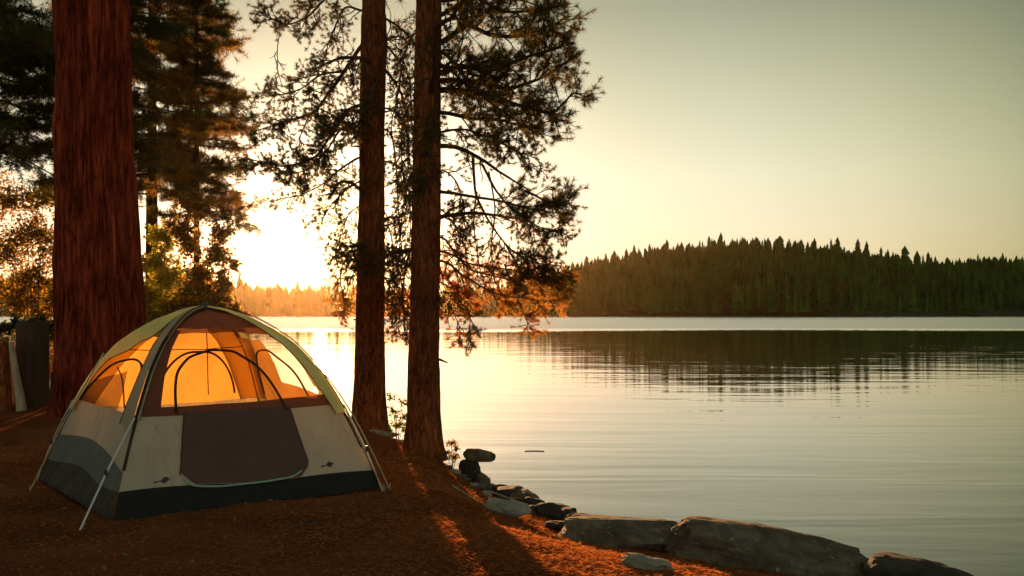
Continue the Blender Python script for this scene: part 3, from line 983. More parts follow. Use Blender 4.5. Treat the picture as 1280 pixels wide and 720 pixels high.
def rock(name, c, dims, seed, mat, label, group=None, **kw):
    g = MB(); rock_mesh(g, c, dims, seed, **kw)
    return tag(g.build(name, M[mat], origin=(c[0], c[1], c[2] - dims[2] / 2)), label, 'rock' if name == 'rock' else 'boulder', group)


# big shore boulders (right foreground)
rock('boulder', (1.03, 9.20, -0.42), (1.34, 0.66, 0.42), 2, 'rock', 'long grey boulder at the shore, leftmost of the three big ones', box=0.7, rz=R(-8), tilt=(0, R(1)), rough=0.07, cuts=4)
rock('boulder', (2.27, 8.70, -0.50), (2.0, 0.85, 0.60), 14, 'rock', 'largest grey boulder, wedge-shaped and cracked, middle of the three at the shore', box=0.45, rz=R(-20), tilt=(0, R(7)), rough=0.09, cuts=3)
rock('boulder', (3.38, 8.05, -0.57), (1.25, 0.8, 0.46), 8, 'rock_dark', 'smooth dark boulder sloping into the bottom edge by the water', box=0.35, rz=R(-25), tilt=(0, R(10)), rough=0.08)
rock('rock', (0.98, 7.22, hz(0.98, 7.22) + 0.02), (0.42, 0.26, 0.13), 12, 'rock_pale', 'small pale rock at the bottom edge in front of the long boulder', box=0.4, rz=R(-20), tilt=(0, R(8)))
# tilted pair at the end of the bank
rock('rock', at(599, 569, 12.25), (0.42, 0.32, 0.17), 15, 'rock', 'smooth tilted rock slab perched on a block beside the water', box=0.3, rz=R(10), tilt=(0, R(6)), rough=0.06)
rock('rock', at(588, 590, 12.25) - (0, 0, 0.06), (0.34, 0.34, 0.50), 17, 'rock_dark', 'dark upright block carrying the tilted slab', box=0.6, rz=R(20))
rock('rock', at(604, 594, 12.1) - (0, 0, 0.08), (0.20, 0.2, 0.26), 18, 'rock', 'small block leaning on the right of the upright block', box=0.5, rz=R(40))
rock('rock', at(634, 636, 10.0), (0.52, 0.38, 0.20), 20, 'rock_pale', 'flat pale rock half buried in the bank near the twigs', box=0.4, rz=R(-15), tilt=(0, R(8)))
rr_ = random.Random(9)
SH = [(612, 598, 12.0, .22), (626, 596, 11.9, .3), (640, 600, 11.7, .34), (655, 604, 11.5, .3), (664, 611, 11.2, .22), (676, 618, 10.9, .22),
      (668, 621, 10.8, .16), (690, 622, 10.7, .26), (706, 627, 10.5, .26), (720, 634, 10.2, .25), (738, 639, 10.0, .22), (700, 640, 9.8, .2), (752, 641, 9.9, .16)]
for i, (px, py, Yd, s) in enumerate(SH):
    s *= 1.3; c = at(px, py, Yd)
    gz = hz(c[0], c[1])
    rock('rock', (c[0], c[1], gz + s * 0.12), (s * rr_.uniform(1, 1.4), s, s * rr_.uniform(0.5, 0.75)), 30 + i, 'rock_dark' if i % 3 else 'rock',
         'small dark rock in the row along the water edge left of the long boulder', 'small rocks along the water edge', ic=ICO4, box=0.4, rz=rr_.uniform(0, 3))
for i, (px, py, Yd, s) in enumerate([(560, 571, 12.15, .12), (568, 574, 12.1, .14), (577, 577, 12.0, .13), (573, 570, 12.3, .10), (598, 597, 11.7, .17), (609, 603, 11.4, .14),
                                     (583, 582, 11.9, .10), (592, 590, 11.7, .12)]):
    c = at(px, py, Yd); gz = hz(c[0], c[1])
    rock('rock', (c[0], c[1], gz + s * 0.15), (s * 1.3, s, s * 0.6), 60 + i, 'rock_pale' if i % 2 else 'rock',
         'small stone in the cluster beside the nearer pine and the perched slab', 'stones beside the nearer pine', ic=ICO4, rz=rr_.uniform(0, 3))
for i, (px, py, Yd, s) in enumerate([(468, 548, 13.9, .2), (482, 550, 13.8, .28), (497, 552, 13.7, .26), (506, 549, 13.9, .2), (474, 541, 14.4, .18), (500, 543, 14.2, .2)]):
    c = at(px, py, Yd); gz = hz(c[0], c[1])
    rock('rock', (c[0], c[1], gz + s * 0.08), (s * 1.5, s, s * 0.35), 80 + i, 'rock_pale', 'flat pale stone lying under the shrub between the two pine trunks', 'flat stones between the pines', ic=ICO4, rz=rr_.uniform(0, 3), box=0.3)
# scattered pebbles on the dirt
g = MB(); r = np.random.default_rng(5)
for _ in range(240):
    x, y = r.uniform(-6, 3.2), r.uniform(6.2, 13.5)
    s = r.uniform(0.006, 0.022)
    if shore_dist(np.array([x]), np.array([y]))[0][0] < 0.05: continue
    V, F = ICO2
    g.add(V * (s * r.uniform(0.7, 1.4), s, s * 0.6) + (x, y, hz(x, y) + s * 0.2), F)
tag(g.build('pebbles', M['rock']), 'tiny pebbles scattered over the dirt', 'pebbles', None, 'stuff')

# ------------------------------------------------------------------ needle litter
r = np.random.default_rng(77)
nL = 42000
lx = r.uniform(-6.5, 4.2, nL); ly = 5.4 + 9.4 * r.random(nL) ** 1.35
lx = np.concatenate([lx, r.uniform(-2.0, 1.6, 26000)]); ly = np.concatenate([ly, r.uniform(6.2, 12.5, 26000)])
s_, w_ = shore_dist(lx, ly)
k = s_ > -0.1
lx, ly = lx[k], ly[k]
lz = height(lx, ly)
n = len(lx)
az = r.uniform(0, 2 * np.pi, n); el = r.normal(0.08, 0.26, n); ln = r.uniform(0.02, 0.065, n)
d = np.stack([np.cos(az) * np.cos(el), np.sin(az) * np.cos(el), np.sin(el)], -1)
sd = np.cross(d, r.normal(size=(n, 3))); sd /= np.linalg.norm(sd, axis=1)[:, None]
c = np.stack([lx, ly, lz + 0.004 + np.abs(d[:, 2]) * ln * 0.5], -1)
hl = d * ln[:, None] / 2; w = sd * 0.0014
V = np.stack([c - hl - w, c - hl + w, c + hl + w, c + hl - w], 1).reshape(-1, 3)
g = MB(); g.add(V, np.arange(len(V)).reshape(-1, 4))
tag(g.build('needle_litter', M['litter'], smooth=False), 'dry fallen pine needles littering the dirt', 'pine needles', None, 'stuff')
g = MB()
V2, F2 = ICO2
ch = 9000
cx_ = r.uniform(-6.2, 4.0, ch); cy_ = 5.6 + 8.8 * r.random(ch) ** 1.2
s_, _w = shore_dist(cx_, cy_); kk = s_ > -0.05
cx_, cy_ = cx_[kk], cy_[kk]; cz_ = height(cx_, cy_)
B = np.array([(1, 0, 0), (-.5, .8, 0), (-.5, -.8, 0), (0, 0, .7)])
FB = np.array([(0, 1, 3), (1, 2, 3), (2, 0, 3), (0, 2, 1)])
for a, b, z in zip(cx_, cy_, cz_):
    s = r.uniform(0.005, 0.018); th = r.uniform(0, 6.28); cc, ss = math.cos(th), math.sin(th)
    W = B * (s * r.uniform(0.6, 1.6), s, s) + r.normal(size=(4, 3)) * s * 0.25
    W = np.stack([W[:, 0] * cc - W[:, 1] * ss, W[:, 0] * ss + W[:, 1] * cc, W[:, 2]], -1) + (a, b, z)
    g.add(W, FB)
tag(g.build('bark_chips', M['chip'], smooth=False), 'crumbs of bark and soil on the dirt', 'bark chips', None, 'stuff')

# twigs
for i, (P, rad, lab) in enumerate([
    ([(566, 616, 10.6), (585, 620, 10.4), (600, 632, 10.1), (608, 642, 9.9)], 0.011, 'thin pale curved stick on the bank left of the flat rock'),
    ([(612, 614, 10.8), (640, 624, 10.4), (660, 634, 10.1)], 0.009, 'straight thin stick lying across the flat pale rock'),
    ([(840, 676, 9.0), (850, 664, 9.0), (858, 656, 9.0)], 0.007, 'short straw-like stick in the gap between two boulders'),
]):
    pts = []
    for px, py, Yd in P:
        p = at(px, py, Yd); gz = hz(p[0], p[1]); pts.append([p[0], p[1], max(p[2], gz + 0.01)])
    pts = resample(pts, 0.05)
    g = MB(); g.tube(pts, np.linspace(rad, rad * 0.5, len(pts)), 6)
    if i < 2:
        q = wiggle_path(pts[len(pts) // 2], pts[-1] - pts[0] + (0, 0.3, 0.1), 0.2, 0, 5, r, 0.2); g.tube(q, 0.004, 5)
    tag(g.build('twig', M['pale_wood'], origin=tuple(pts[0])), lab, 'stick')
g = MB()
for px, py, L in ((668, 564, 0.16), (655, 567, 0.06), (640, 564, .05)):
    Yd = (CZ - WATER) * F_PX / (py - HY); c = at(px, py, Yd)
    pts = [(c[0] - L, c[1], WATER + 0.004), (c[0], c[1] + 0.03, WATER + 0.006), (c[0] + L, c[1] - 0.02, WATER + 0.006)]
    g.tube(resample(pts, 0.04), 0.006, 6)
    break
tag(g.build('driftwood', M['stump'], origin=(c[0], c[1], WATER)), 'small dark stick floating on the lake beyond the perched slab', 'driftwood')


# ------------------------------------------------------------------ the tent
A = np.array([-3.18, 7.92]); B_ = np.array([-1.25, 9.44]); C_ = np.array([-4.73, 9.97]); D_ = B_ + C_ - A
CEN = (A + D_) / 2
ZT0 = float(np.mean([hz(*p) for p in (A, B_, C_, D_)])) + 0.01
PT = np.array([0, .08, .16, .25, .36, .48, .6, .72, .85, 1.0])
PZ = np.array([0, .30, .58, .85, 1.13, 1.34, 1.475, 1.58, 1.65, 1.69])
tf = np.linspace(0, 1, 101); zf = np.interp(tf, PT, PZ)
for _ in range(8): zf[1:-1] = (zf[:-2] + 2 * zf[1:-1] + zf[2:]) / 4


def prof(t): return np.interp(t, tf, zf)
def tz(z): return np.interp(z, zf, tf)


FACES = {'front': (A, B_), 'left': (C_, A), 'right': (B_, D_), 'back': (D_, C_)}


def S(face, u, t, off=0.0):
    P, Q = FACES[face]
    u = np.asarray(u, float); t = np.asarray(t, float)
    u, t = np.broadcast_arrays(u, t)
    e = P[None] * (1 - u.ravel()[:, None]) + Q[None] * u.ravel()[:, None]
    nrm = (P + Q) / 2 - CEN; nrm = nrm / np.linalg.norm(nrm)
    tt = t.ravel()
    xy = CEN + (1 - tt)[:, None] * (e - CEN)
    z = prof(tt)
    sag = np.sin(np.pi * u.ravel()) * (-0.055 * np.sin(np.pi * np.clip(z / 1.6, 0, 1)))
    # gentle cloth folds
    uu = u.ravel()
    fold = 0.008 * np.sin(uu * 17 + z * 9) * np.sin(np.pi * uu) + 0.002 * np.sin(uu * 31 - z * 13) * np.clip(1 - z / 0.5, 0, 1)
    fold = fold + (0.005 * np.sin(uu * 48 - z * 22) + 0.004 * np.sin(uu * 75 - z * 40 + 1)) * np.exp(-((uu - 0.12) / 0.09) ** 2) * np.exp(-((z - 0.42) / 0.16) ** 2) * (1 if face == 'front' else 0)
    dzdt = (prof(np.clip(tt + .01, 0, 1)) - prof(np.clip(tt - .01, 0, 1))) / 0.02
    R0 = 1.22
    nz_ = R0 / np.sqrt(R0 ** 2 + dzdt ** 2); nh = np.clip(dzdt, 0.01, None) / np.sqrt(R0 ** 2 + dzdt ** 2)
    o = off + sag + fold
    xy = xy + nrm[None] * (o * nh)[:, None]
    z = z + np.where(z > 0.02, o * nz_, 0)
    return np.concatenate([xy, (z + ZT0)[:, None]], 1).reshape(*u.shape, 3)


def patch(g, face, ulo, uhi, zlo, zhi, off=0.0, nu=36, nv=24, by='z'):
    """ulo/uhi: functions of v in 0..1 or constants; zlo/zhi: functions of u or constants"""
    uu = np.linspace(0, 1, nu)[None, :]; vv = np.linspace(0, 1, nv)[:, None]
    ul = ulo(vv) if callable(ulo) else ulo; uh = uhi(vv) if callable(uhi) else uhi
    U = ul + (uh - ul) * uu + 0 * vv
    zl = zlo(U) if callable(zlo) else zlo; zh = zhi(U) if callable(zhi) else zhi
    Zv = zl + (zh - zl) * vv + 0 * U
    T = tz(Zv) if by == 'z' else Zv
    g.grid(S(face, U, T, off))


def find_uv(face, px, py):
    U, T = np.meshgrid(np.linspace(0, 1, 260), np.linspace(0, 1, 260))
    P = S(face, U, T)
    qx = 640 + P[..., 0] / P[..., 1] * F_PX; qy = HY + (CZ - P[..., 2]) / P[..., 1] * F_PX
    d = (qx - px) ** 2 + (qy - py) ** 2
    i = np.unravel_index(np.argmin(d), d.shape)
    return U[i], T[i]


def seam(g, face, pix, rad, off=0.004, sides=6):
    uv = np.array([find_uv(face, *p) for p in pix])
    L = np.concatenate([[0], np.cumsum(np.linalg.norm(np.diff(uv, axis=0), axis=1))])
    s = np.linspace(0, L[-1], max(12, len(pix) * 6))
    u = np.interp(s, L, uv[:, 0]); t = np.interp(s, L, uv[:, 1])
    for _ in range(4):
        u[1:-1] = (u[:-2] + 2 * u[1:-1] + u[2:]) / 4; t[1:-1] = (t[:-2] + 2 * t[1:-1] + t[2:]) / 4
    g.tube(S(face, u, t, off), rad, sides)


def arch(g, face, u0, u1, z0, ztop, rad, off, lean=0.0):
    a = np.linspace(0, np.pi, 40)
    um = (u0 + u1) / 2; du = (u1 - u0) / 2
    u = um - du * np.sign(np.cos(a)) * np.abs(np.cos(a)) ** 0.75 + lean * np.sin(a)
    z = z0 + (ztop - z0) * np.sin(a) ** 0.8
    g.tube(S(face, u, tz(z), off), rad, 6)


M['f_beige'] = fabric_mat('tent wall cloth', (0.46, 0.52, 0.41), (0.70, 0.52, 0.30), 0.30, 0, 0.9)
M['f_grey'] = fabric_mat('grey tent cloth', (0.16, 0.165, 0.145), (0.2, 0.17, 0.11), 0.15)
M['f_dark'] = fabric_mat('dark tub floor cloth', (0.020, 0.019, 0.017), (0.02, 0.02, 0.02), 0.05, 0, 0.6, 0.55)
M['f_door'] = fabric_mat('brown door cloth', (0.125, 0.080, 0.068), (0.25, 0.10, 0.05), 0.18)
M['f_brown'] = fabric_mat('brown roof cloth', (0.15, 0.075, 0.045), (0.40, 0.15, 0.06), 0.3)
M['f_mesh'] = fabric_mat('brown bug mesh', (0.15, 0.075, 0.04), (0.35, 0.15, 0.06), 0.35, 0.66, 0.1)
M['f_mesh2'] = fabric_mat('fine dark mesh', (0.07, 0.035, 0.02), (0.18, 0.07, 0.03), 0.3, 0.30, 0.1)
M['f_gold'] = fabric_mat('golden cloth', (0.55, 0.30, 0.07), (0.95, 0.42, 0.07), 0.62, 0, 0.15)
M['f_fly'] = fabric_mat('yellow fly cloth', (0.93, 0.83, 0.30), (0.97, 0.82, 0.25), 0.35, 0, 0.3)
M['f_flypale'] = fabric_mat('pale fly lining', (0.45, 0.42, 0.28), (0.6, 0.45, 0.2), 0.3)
M['trim'] = surf_mat('dark trim tape', [(0.3, (0.025, 0.013, 0.010)), (0.7, (0.06, 0.03, 0.02))], nscale=20, rough=0.7, bump=0.05)
M['teal'] = surf_mat('mint green zip tape', [(0.3, (0.22, 0.36, 0.28)), (0.7, (0.33, 0.50, 0.40))], nscale=20, rough=0.6, bump=0.1)
M['cord'] = surf_mat('guy line cord', [(0.3, (0.36, 0.28, 0.16)), (0.7, (0.55, 0.44, 0.28))], nscale=20, rough=0.7, bump=0.1)
M['logo'] = surf_mat('dark printed mark', [(0.3, (0.04, 0.04, 0.04)), (0.7, (0.06, 0.06, 0.06))], nscale=20, rough=0.7, bump=0.0)
mm, nt, out = new_mat('aluminium pole'); b = N(nt, 'ShaderNodeBsdfPrincipled', Roughness=0.35, Metallic=0.9)
b.inputs['Base Color'].default_value = (0.6, 0.58, 0.52, 1); nt.links.new(b.outputs[0], out.inputs[0]); M['alu'] = mm
mm, nt, out = new_mat('plastic hub'); b = N(nt, 'ShaderNodeBsdfPrincipled', Roughness=0.5)
b.inputs['Base Color'].default_value = (0.03, 0.02, 0.03, 1); nt.links.new(b.outputs[0], out.inputs[0]); M['hub'] = mm

tent = empty('dome_tent', (CEN[0], CEN[1], ZT0), 'grey and yellow dome tent with brown mesh windows pitched on the dirt bank', 'tent')

# tub floor band round the base, one part
g = MB()
tub = {'front': lambda u: 0.22 - 0.06 * u + 0.012 * np.sin(u * 9), 'left': lambda u: 0.20 + 0.06 * np.sin(np.pi * u * 1.2) ** 2,
       'right': lambda u: 0.18 + 0 * u, 'back': lambda u: 0.2 + 0 * u}
for f in FACES: patch(g, f, 0, 1, 0.0, tub[f], 0.006 if f != 'front' else 0.008, 80, 10)
# floor
g.add(np.array([[*p, ZT0 + 0.02] for p in (A, B_, D_, C_)]), np.array([[0, 1, 2, 3]]))
g.build('tub_floor', M['f_dark'], tent)

# lower walls
WTOP = 0.80
for f in FACES:
    g = MB(); patch(g, f, 0, 1, lambda u, f=f: tub[f](u) - 0.01, WTOP if f in ('front', 'left') else 0.72, 0.0, 50, 16)
    if f == 'left':
        w = g.build('wall', M['f_beige'], tent)
        g2 = MB(); patch(g2, f, 0, 1, lambda u: tub['left'](u) - 0.005, lambda u: 0.46 + 0.07 * np.sin(u * np.pi * 1.25 - 0.2) - 0.06 * u, 0.004, 50, 12)
        g2.build('lower_panel', M['f_grey'], w)
    else:
        w = g.build('wall', M['f_beige'], tent)
    # printed marks, front wall
    if f == 'front':
        for px, py in ((203, 600), (410, 582)):
            u0, t0 = find_uv('front', px, py)
            g2 = MB()
            k = np.linspace(-1, 1, 14)
            for s in (1, -1):
                U = u0 + 0.035 * k; T = t0 + s * 0.005 * (1 - np.abs(k)) * (1 + 0.8 * np.sin(k * 5)) + 0.003 * k
                pts = S('front', np.stack([U, U]), np.stack([T, np.full_like(T, t0) + 0.003 * k]), 0.005)
                g2.grid(pts)
            g2.build('logo', M['logo'], w)

# door
g = MB()
def dl(v): return 0.215 + 0.06 * np.clip(0.14 - v, 0, 1) / 0.14 - 0.0 * v
def dr(v): return 0.735 - 0.05 * np.clip(0.12 - v, 0, 1) / 0.12
patch(g, 'front', dl, dr, lambda u: tub['front'](u) + 0.005 + 0.35 * np.clip(np.abs(u - 0.475) - 0.215, 0, 1), WTOP + 0.012, 0.014, 40, 30)
door = g.build('door', M['f_door'], tent)
g = MB(); seam(g, 'front', [(228, 598), (238, 608), (275, 608), (330, 603), (368, 597), (376, 588)], 0.009, 0.02)
g.build('zip', M['teal'], door)
g = MB()
zz = np.linspace(0.3, 0.80, 12)
for u0 in (0.213, 0.737):
    g = MB(); g.tube(S('front', np.full(12, u0), tz(zz), 0.014), 0.005, 5); g.build('piping', M['trim'], door)

# upper mesh and cloth
g = MB(); patch(g, 'front', 0, 1, WTOP, 1.52, 0.0, 50, 24); mesh_f = g.build('mesh_window', M['f_mesh'], tent)
g = MB(); patch(g, 'front', 0, 1, WTOP - 0.01, lambda u: 0.86 + 0.03 * u, 0.004, 50, 4)
g.build('border', M['f_brown'], mesh_f)
g = MB(); patch(g, 'front', 0, 1, tz(1.52), 0.995, 0.0, 40, 14, by='t'); g.build('roof_panel', M['f_brown'], tent)
# wider brown side borders on the front mesh, along the poles
g = MB(); patch(g, 'front', 0, lambda v: 0.10 - 0.04 * v, 0.85, 1.50, 0.003, 8, 20); g.build('border', M['f_brown'], mesh_f)
g = MB(); patch(g, 'front', lambda v: 0.95 - 0.02 * v, 1, 0.85, 1.50, 0.003, 8, 20); g.build('border', M['f_brown'], mesh_f)
g = MB(); seam(g, 'front', [(220, 518), (219, 490), (221, 465), (235, 447), (262, 438), (292, 440), (318, 455), (340, 480), (352, 500), (358, 514)], 0.0125, 0.010)
g.build('zip', M['trim'], mesh_f)

g = MB(); patch(g, 'left', 0, 1, WTOP, 1.45, 0.0, 50, 24); mesh_l = g.build('mesh_window', M['f_mesh'], tent)
g = MB(); patch(g, 'left', 0, 1, tz(1.45), 0.995, 0.0, 40, 14, by='t'); g.build('roof_panel', M['f_flypale'], tent)
# dark window flap, lower left of the left face
g = MB()
patch(g, 'left', lambda v: 0.06 + 0.0 * v, lambda v: 0.60 - 0.10 * v ** 2, WTOP, lambda u: 0.98 + 0.20 * np.clip(u / 0.6, 0, 1), 0.005, 24, 16)
g.build('window_flap', M['f_mesh2'], mesh_l)
g = MB(); arch(g, 'left', 0.05, 0.86, WTOP, 1.24, 0.011, 0.012, 0.05)
seam(g, 'left', [(157, 510), (156, 490), (153, 470), (148, 460)], 0.007, 0.010)
g.build('zip', M['trim'], mesh_l)

g = MB(); patch(g, 'back', 0, 1, 0.72, 1.46, 0.0, 50, 24); gold = g.build('window_panel', M['f_gold'], tent)
g = MB(); arch(g, 'back', 0.14, 0.60, WTOP, 1.28, 0.012, -0.01); 
g.build('zip', M['trim'], gold)
g = MB()
zz = np.linspace(WTOP, 1.46, 14)
for u0 in (0.30, 0.68): g.tube(S('back', np.full(14, u0), tz(zz), -0.006), 0.006, 5)
uu = np.linspace(0, 1, 20); g.tube(S('back', uu, tz(np.full(20, 1.30)), -0.006), 0.005, 5)
g.build('seam', M['trim'], gold)
g = MB(); patch(g, 'back', 0, 1, tz(1.46), 0.995, 0.0, 40, 14, by='t'); g.build('roof_panel', M['f_brown'], tent)
g = MB(); patch(g, 'right', 0, 1, 0.72, 1.46, 0.0, 50, 24); mesh_r = g.build('mesh_window', M['f_mesh'], tent)
g = MB(); patch(g, 'right', 0.50, 1, 0.72, 1.40, -0.004, 24, 16)
patch(g, 'right', 0.0, 0.5, 0.72, lambda u: WTOP + 0.02 + 0.16 * (u / 0.5) ** 0.7, -0.004, 24, 6)
g.build('window_panel', M['f_gold'], mesh_r)
g = MB(); arch(g, 'right', 0.25, 0.85, WTOP, 1.30, 0.011, -0.01); g.build('zip', M['trim'], mesh_r)
g = MB(); patch(g, 'right', 0, 1, tz(1.46), 0.995, 0.0, 40, 14, by='t'); g.build('roof_panel', M['f_brown'], tent)

# pole sleeves along the four corner edges, one part each
tt = np.linspace(0.0, 1.0, 60)
for corner, face, u0 in (('A', 'front', 0), ('B', 'front', 1), ('C', 'left', 0), ('D', 'right', 1)):
    g = MB()
    ts = tt[tt > 0.10]
    P = S(face, np.full(len(ts), u0), ts, 0.0) + (0, 0, 0.006)
    g.tube(P, 0.013, 8)
    g.build('pole_sleeve', M['trim'], tent)
# yellow poles running over the sleeves under the fly edge
FW = {
    ('front', 0): ([.22, .34, .5, .8, 1], [.012, .012, .012, .015, .03]),
    ('front', 1): ([.20, .34, .5, .8, 1], [.05, .075, .10, .16, .10]),
    ('left', 1): ([.20, .30, .45, .6, .8, 1], [.20, .20, .17, .22, .30, .5]),
    ('left', 0): ([.20, .34, .40, .46, .55, .7, .85, 1], [.06, .08, .12, .32, .56, .76, .86, .95]),
    ('right', 0): ([.20, .35, .5, .8, 1], [.16, .18, .22, .4, .5]),
    ('right', 1): ([.20, .35, .5, .8, 1], [.10, .14, .2, .4, .5]),
    ('back', 0): ([.20, .35, .5, .8, 1], [.10, .14, .2, .4, .5]),
    ('back', 1): ([.20, .35, .5, .8, 1], [.10, .14, .2, .4, .5]),
}
CORN = {'A': (('front', 0), ('left', 1)), 'B': (('front', 1), ('right', 0)), 'C': (('left', 0), ('back', 1)), 'D': (('right', 1), ('back', 0))}
for c_k, sides in CORN.items():
    g = MB()
    for (f, e) in sides:
        tt_, ww = FW[(f, e)]
        vv = np.linspace(tt_[0], 0.99, 40)
        w_ = np.interp(vv, tt_, ww)[:, None] * np.linspace(0, 1, 14)[None, :]
        U = w_ if e == 0 else 1 - w_
        off = 0.028 + 0.02 * np.sin(np.linspace(0, np.pi, 14))[None, :] * np.ones((40, 1))
        P = np.stack([S(f, U[:, j], vv, float(off[0, j])) for j in range(14)], 1)
        g.grid(P)
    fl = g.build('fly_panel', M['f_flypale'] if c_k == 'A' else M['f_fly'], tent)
    for (f, e) in sides:
        tt_, ww = FW[(f, e)]
        g = MB()
        vv = np.linspace(tt_[0], 0.99, 40); w_ = np.interp(vv, tt_, ww)
        g.tube(S(f, w_ if e == 0 else 1 - w_, vv, 0.03), 0.0045, 5)
        g.build('piping', M['trim'], fl)

# hub and roof ridge poles
g = MB()
top = np.array([CEN[0], CEN[1], ZT0 + 1.74])
g.tube([top - (0, 0, 0.05), top, top + (0, 0, 0.03)], [0.022, 0.028, 0.018], 10); g.build('hub', M['hub'], tent)
for (P, Q) in ((A, D_), (B_, C_)):
    g = MB()
    s = np.linspace(-0.80, 0.80, 50)
    pts = []
    for k in s:
        t = 1 - abs(k); e = (P if k < 0 else Q)
        xy = CEN + (e - CEN) * abs(k)
        pts.append([*xy, ZT0 + prof(t) + 0.052])
    g.tube(pts, 0.0065, 7); g.build('pole', M['trim'], tent)
# exposed lower pole ends
for (P, dx, dy) in ((A, -0.145, -0.28), (B_, 0.03, -0.02), (C_, -0.03, 0.0), (D_, 0.03, 0.04)):
    t0 = 0.23
    top_p = np.array([*(CEN + (P - CEN) * (1 - t0)), ZT0 + prof(t0)])
    outd = (P - CEN) / np.linalg.norm(P - CEN)
    top_p[:2] += outd * 0.045
    foot = np.array([P[0] + dx, P[1] + dy, 0.0])
    foot[2] = hz(foot[0], foot[1]) - 0.02
    g = MB(); mid = (top_p + foot) / 2 + np.array([*outd, 0]) * 0.03
    g.tube(resample([top_p, mid, foot], 0.08), 0.0085, 8)
    pl = g.build('pole', M['alu'], tent)
    g = MB(); g.tube([mid - (0, 0, 0.03), mid + (0, 0, 0.03)], 0.014, 8); g.build('ferrule', M['hub'], pl)
    g = MB(); f2_ = foot + (0.03, 0.02, 0); g.tube([f2_ + (0, 0, -0.05), f2_ + (0, 0, 0.05), f2_ + (0.02, -0.01, 0.07)], 0.006, 6); g.build('peg', M['alu'], tent)


# guy lines with pegs
def guy(p0, p1, slack=0.0, r0=0.005):
    g = MB(); k = np.linspace(0, 1, 16)[:, None]
    P = np.array(p0) * (1 - k) + np.array(p1) * k; P[:, 2] += slack * np.sin(np.pi * k[:, 0])
    g.tube(P, r0, 5)
    l = g.build('guy_line', M['cord'], tent)
    e = np.array(p1)
    g = MB(); g.tube([e + (0, 0, -0.06), e + (0, 0, 0.06)], 0.006, 6); g.build('peg', M['alu'], l)


def on(px, py, face): u, t = find_uv(face, px, py); return S(face, u, t, 0.05)


end = at(480, 611, 9.4); end[2] = hz(end[0], end[1]) + 0.01
guy(on(432, 515, 'front'), end, 0.0, 0.007)
s0 = S('front', 1, 0.36, 0.06)
guy(s0, end + (0.05, 0.06, 0), 0.10, 0.0065)
e2 = at(38, 612, 9.5); e2[2] = hz(e2[0], e2[1]) + 0.01
guy(S('left', 0, 0.42, 0.05), e2, 0.05, 0.0075)
e3 = np.array([D_[0] + 0.5, D_[1] + 0.9, 0.0]); e3[2] = hz(e3[0], e3[1])
guy(S('right', 1, 0.40, 0.05), e3, 0.0, 0.005)

# ------------------------------------------------------------------ haze
g = MB()
x0, x1, y0, y1, z0, z1 = -905, 905, -95, 905, -4.5, 62
V = np.array([(x, y, z) for z in (z0, z1) for y in (y0, y1) for x in (x0, x1)])
g.add(V, np.array([(0, 2, 3, 1), (4, 5, 7, 6), (0, 1, 5, 4), (2, 6, 7, 3), (0, 4, 6, 2), (1, 3, 7, 5)]))
hm, nt, out = new_mat('warm evening haze')
v = N(nt, 'ShaderNodeVolumePrincipled', Density=0.00003, Anisotropy=0.88)
v.inputs['Color'].default_value = (1.0, 0.69, 0.38, 1)
nt.links.new(v.outputs[0], out.inputs['Volume'])
hzo = g.build('haze', hm, smooth=False)
tag(hzo, 'warm low evening haze over the lake', None, None, 'stuff')

# ------------------------------------------------------------------ world, sun, camera
w = bpy.data.worlds.new('World'); SC.world = w; w.use_nodes = True
nt = w.node_tree; nt.nodes.clear()
out = nt.nodes.new('ShaderNodeOutputWorld'); bg = N(nt, 'ShaderNodeBackground', Strength=0.10)
sky = N(nt, 'ShaderNodeTexSky'); sky.sky_type = 'NISHITA'; sky.sun_disc = False
sky.sun_elevation = SUN_EL; sky.sun_rotation = SUN_AZ
sky.air_density = 1.0; sky.dust_density = 2.0; sky.ozone_density = 1.0; sky.altitude = 100
bw = N(nt, 'ShaderNodeRGBToBW'); nt.links.new(sky.outputs[0], bw.inputs[0])
tc = N(nt, 'ShaderNodeTexCoord')
dt = N(nt, 'ShaderNodeVectorMath', operation='DOT_PRODUCT'); nt.links.new(tc.outputs['Generated'], dt.inputs[0])
dt.inputs[1].default_value = tuple(SUN_DIR)
ac = N(nt, 'ShaderNodeMath', operation='ARCCOSINE'); nt.links.new(dt.outputs['Value'], ac.inputs[0])
dg = N(nt, 'ShaderNodeMath', operation='MULTIPLY'); dg.inputs[1].default_value = 1 / math.pi; nt.links.new(ac.outputs[0], dg.inputs[0])
# colour of the sky by its angle from the sun (0..180 degrees -> 0..1)
def sg(d): return d / 180.0
K = 3.85
def kc(*c): return tuple(x * K for x in c)
c_sky = ramp(nt, dg.outputs[0], [(0.0, kc(5, 3.6, 1.9)), (sg(2.5), kc(2.6, 2.1, 1.25)), (sg(5), kc(1.5, 1.38, 1.12)), (sg(8), kc(1.10, 1.05, .90)), (sg(13), kc(.86, .84, .72)), (sg(18), kc(.79, .77, .62)),
                                 (sg(25), kc(.74, .72, .56)), (sg(31), kc(.66, .62, .44)), (sg(37), kc(.48, .46, .29)), (sg(42), kc(.26, .27, .17)), (sg(50), kc(.19, .19, .13)),
                                 (sg(85), kc(.30, .32, .26)), (sg(120), kc(.50, .54, .44)), (1.0, kc(.58, .62, .50))])  # sky rises again behind the camera, added fill for the shaded fronts
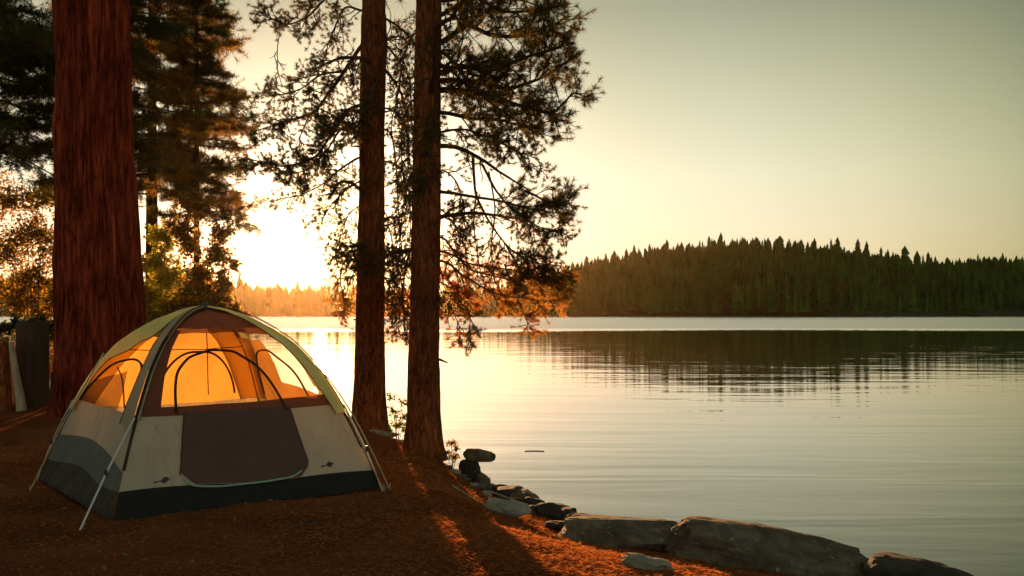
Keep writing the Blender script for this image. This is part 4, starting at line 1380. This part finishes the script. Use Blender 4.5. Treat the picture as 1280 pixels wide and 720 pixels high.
# near the horizon the sky is warmer and yellower
sp = N(nt, 'ShaderNodeSeparateXYZ'); nt.links.new(tc.outputs['Generated'], sp.inputs[0])
hzr = ramp(nt, sp.outputs['Z'], [(0.0, (1.0, 0.93, 0.74)), (0.08, (1.0, 0.99, 0.95)), (0.13, (0.94, 1.0, 0.96)), (0.21, (0.67, 0.74, 0.67)), (0.29, (0.38, 0.445, 0.39)), (0.6, (0.42, 0.47, 0.48)), (1.0, (0.40, 0.45, 0.48))])
mx = N(nt, 'ShaderNodeMix', data_type='RGBA', blend_type='MULTIPLY'); mx.inputs[0].default_value = 1
nt.links.new(c_sky, mx.inputs[6]); nt.links.new(hzr, mx.inputs[7])
# keep a share of the physical sky
m3 = N(nt, 'ShaderNodeMix', data_type='RGBA', blend_type='MIX'); m3.inputs[0].default_value = 0.08
nt.links.new(mx.outputs[2], m3.inputs[6]); nt.links.new(sky.outputs[0], m3.inputs[7])
nt.links.new(m3.outputs[2], bg.inputs[0]); nt.links.new(bg.outputs[0], out.inputs[0])

sl = bpy.data.lights.new('sun', 'SUN'); sl.energy = 5.0; sl.angle = R(0.6); sl.color = (1.0, 0.50, 0.19)
so = bpy.data.objects.new('sun', sl); COL.objects.link(so)
so.rotation_euler = (-SUN_DIR).to_track_quat('-Z', 'Y').to_euler()
so.location = SUN_DIR * 50

cam = bpy.data.cameras.new('camera'); cam.lens = 35.0; cam.sensor_width = 36.0
cam.shift_y = (HY - 360) / 1280.0
cam.clip_end = 5000; cam.clip_start = 0.05
co = bpy.data.objects.new('camera', cam); COL.objects.link(co)
co.location = (0, 0, CZ); co.rotation_euler = (R(90), 0, 0)
SC.camera = co

vs = SC.view_settings
vs.view_transform = 'Standard'; vs.look = 'None'; vs.exposure = 1.5; vs.gamma = 1.0; vs.use_curve_mapping = False
cy = SC.cycles
cy.use_denoising = True
cy.max_bounces = 8; cy.diffuse_bounces = 3; cy.glossy_bounces = 3; cy.transmission_bounces = 4; cy.volume_bounces = 0
cy.transparent_max_bounces = 12
cy.sample_clamp_indirect = 6.0
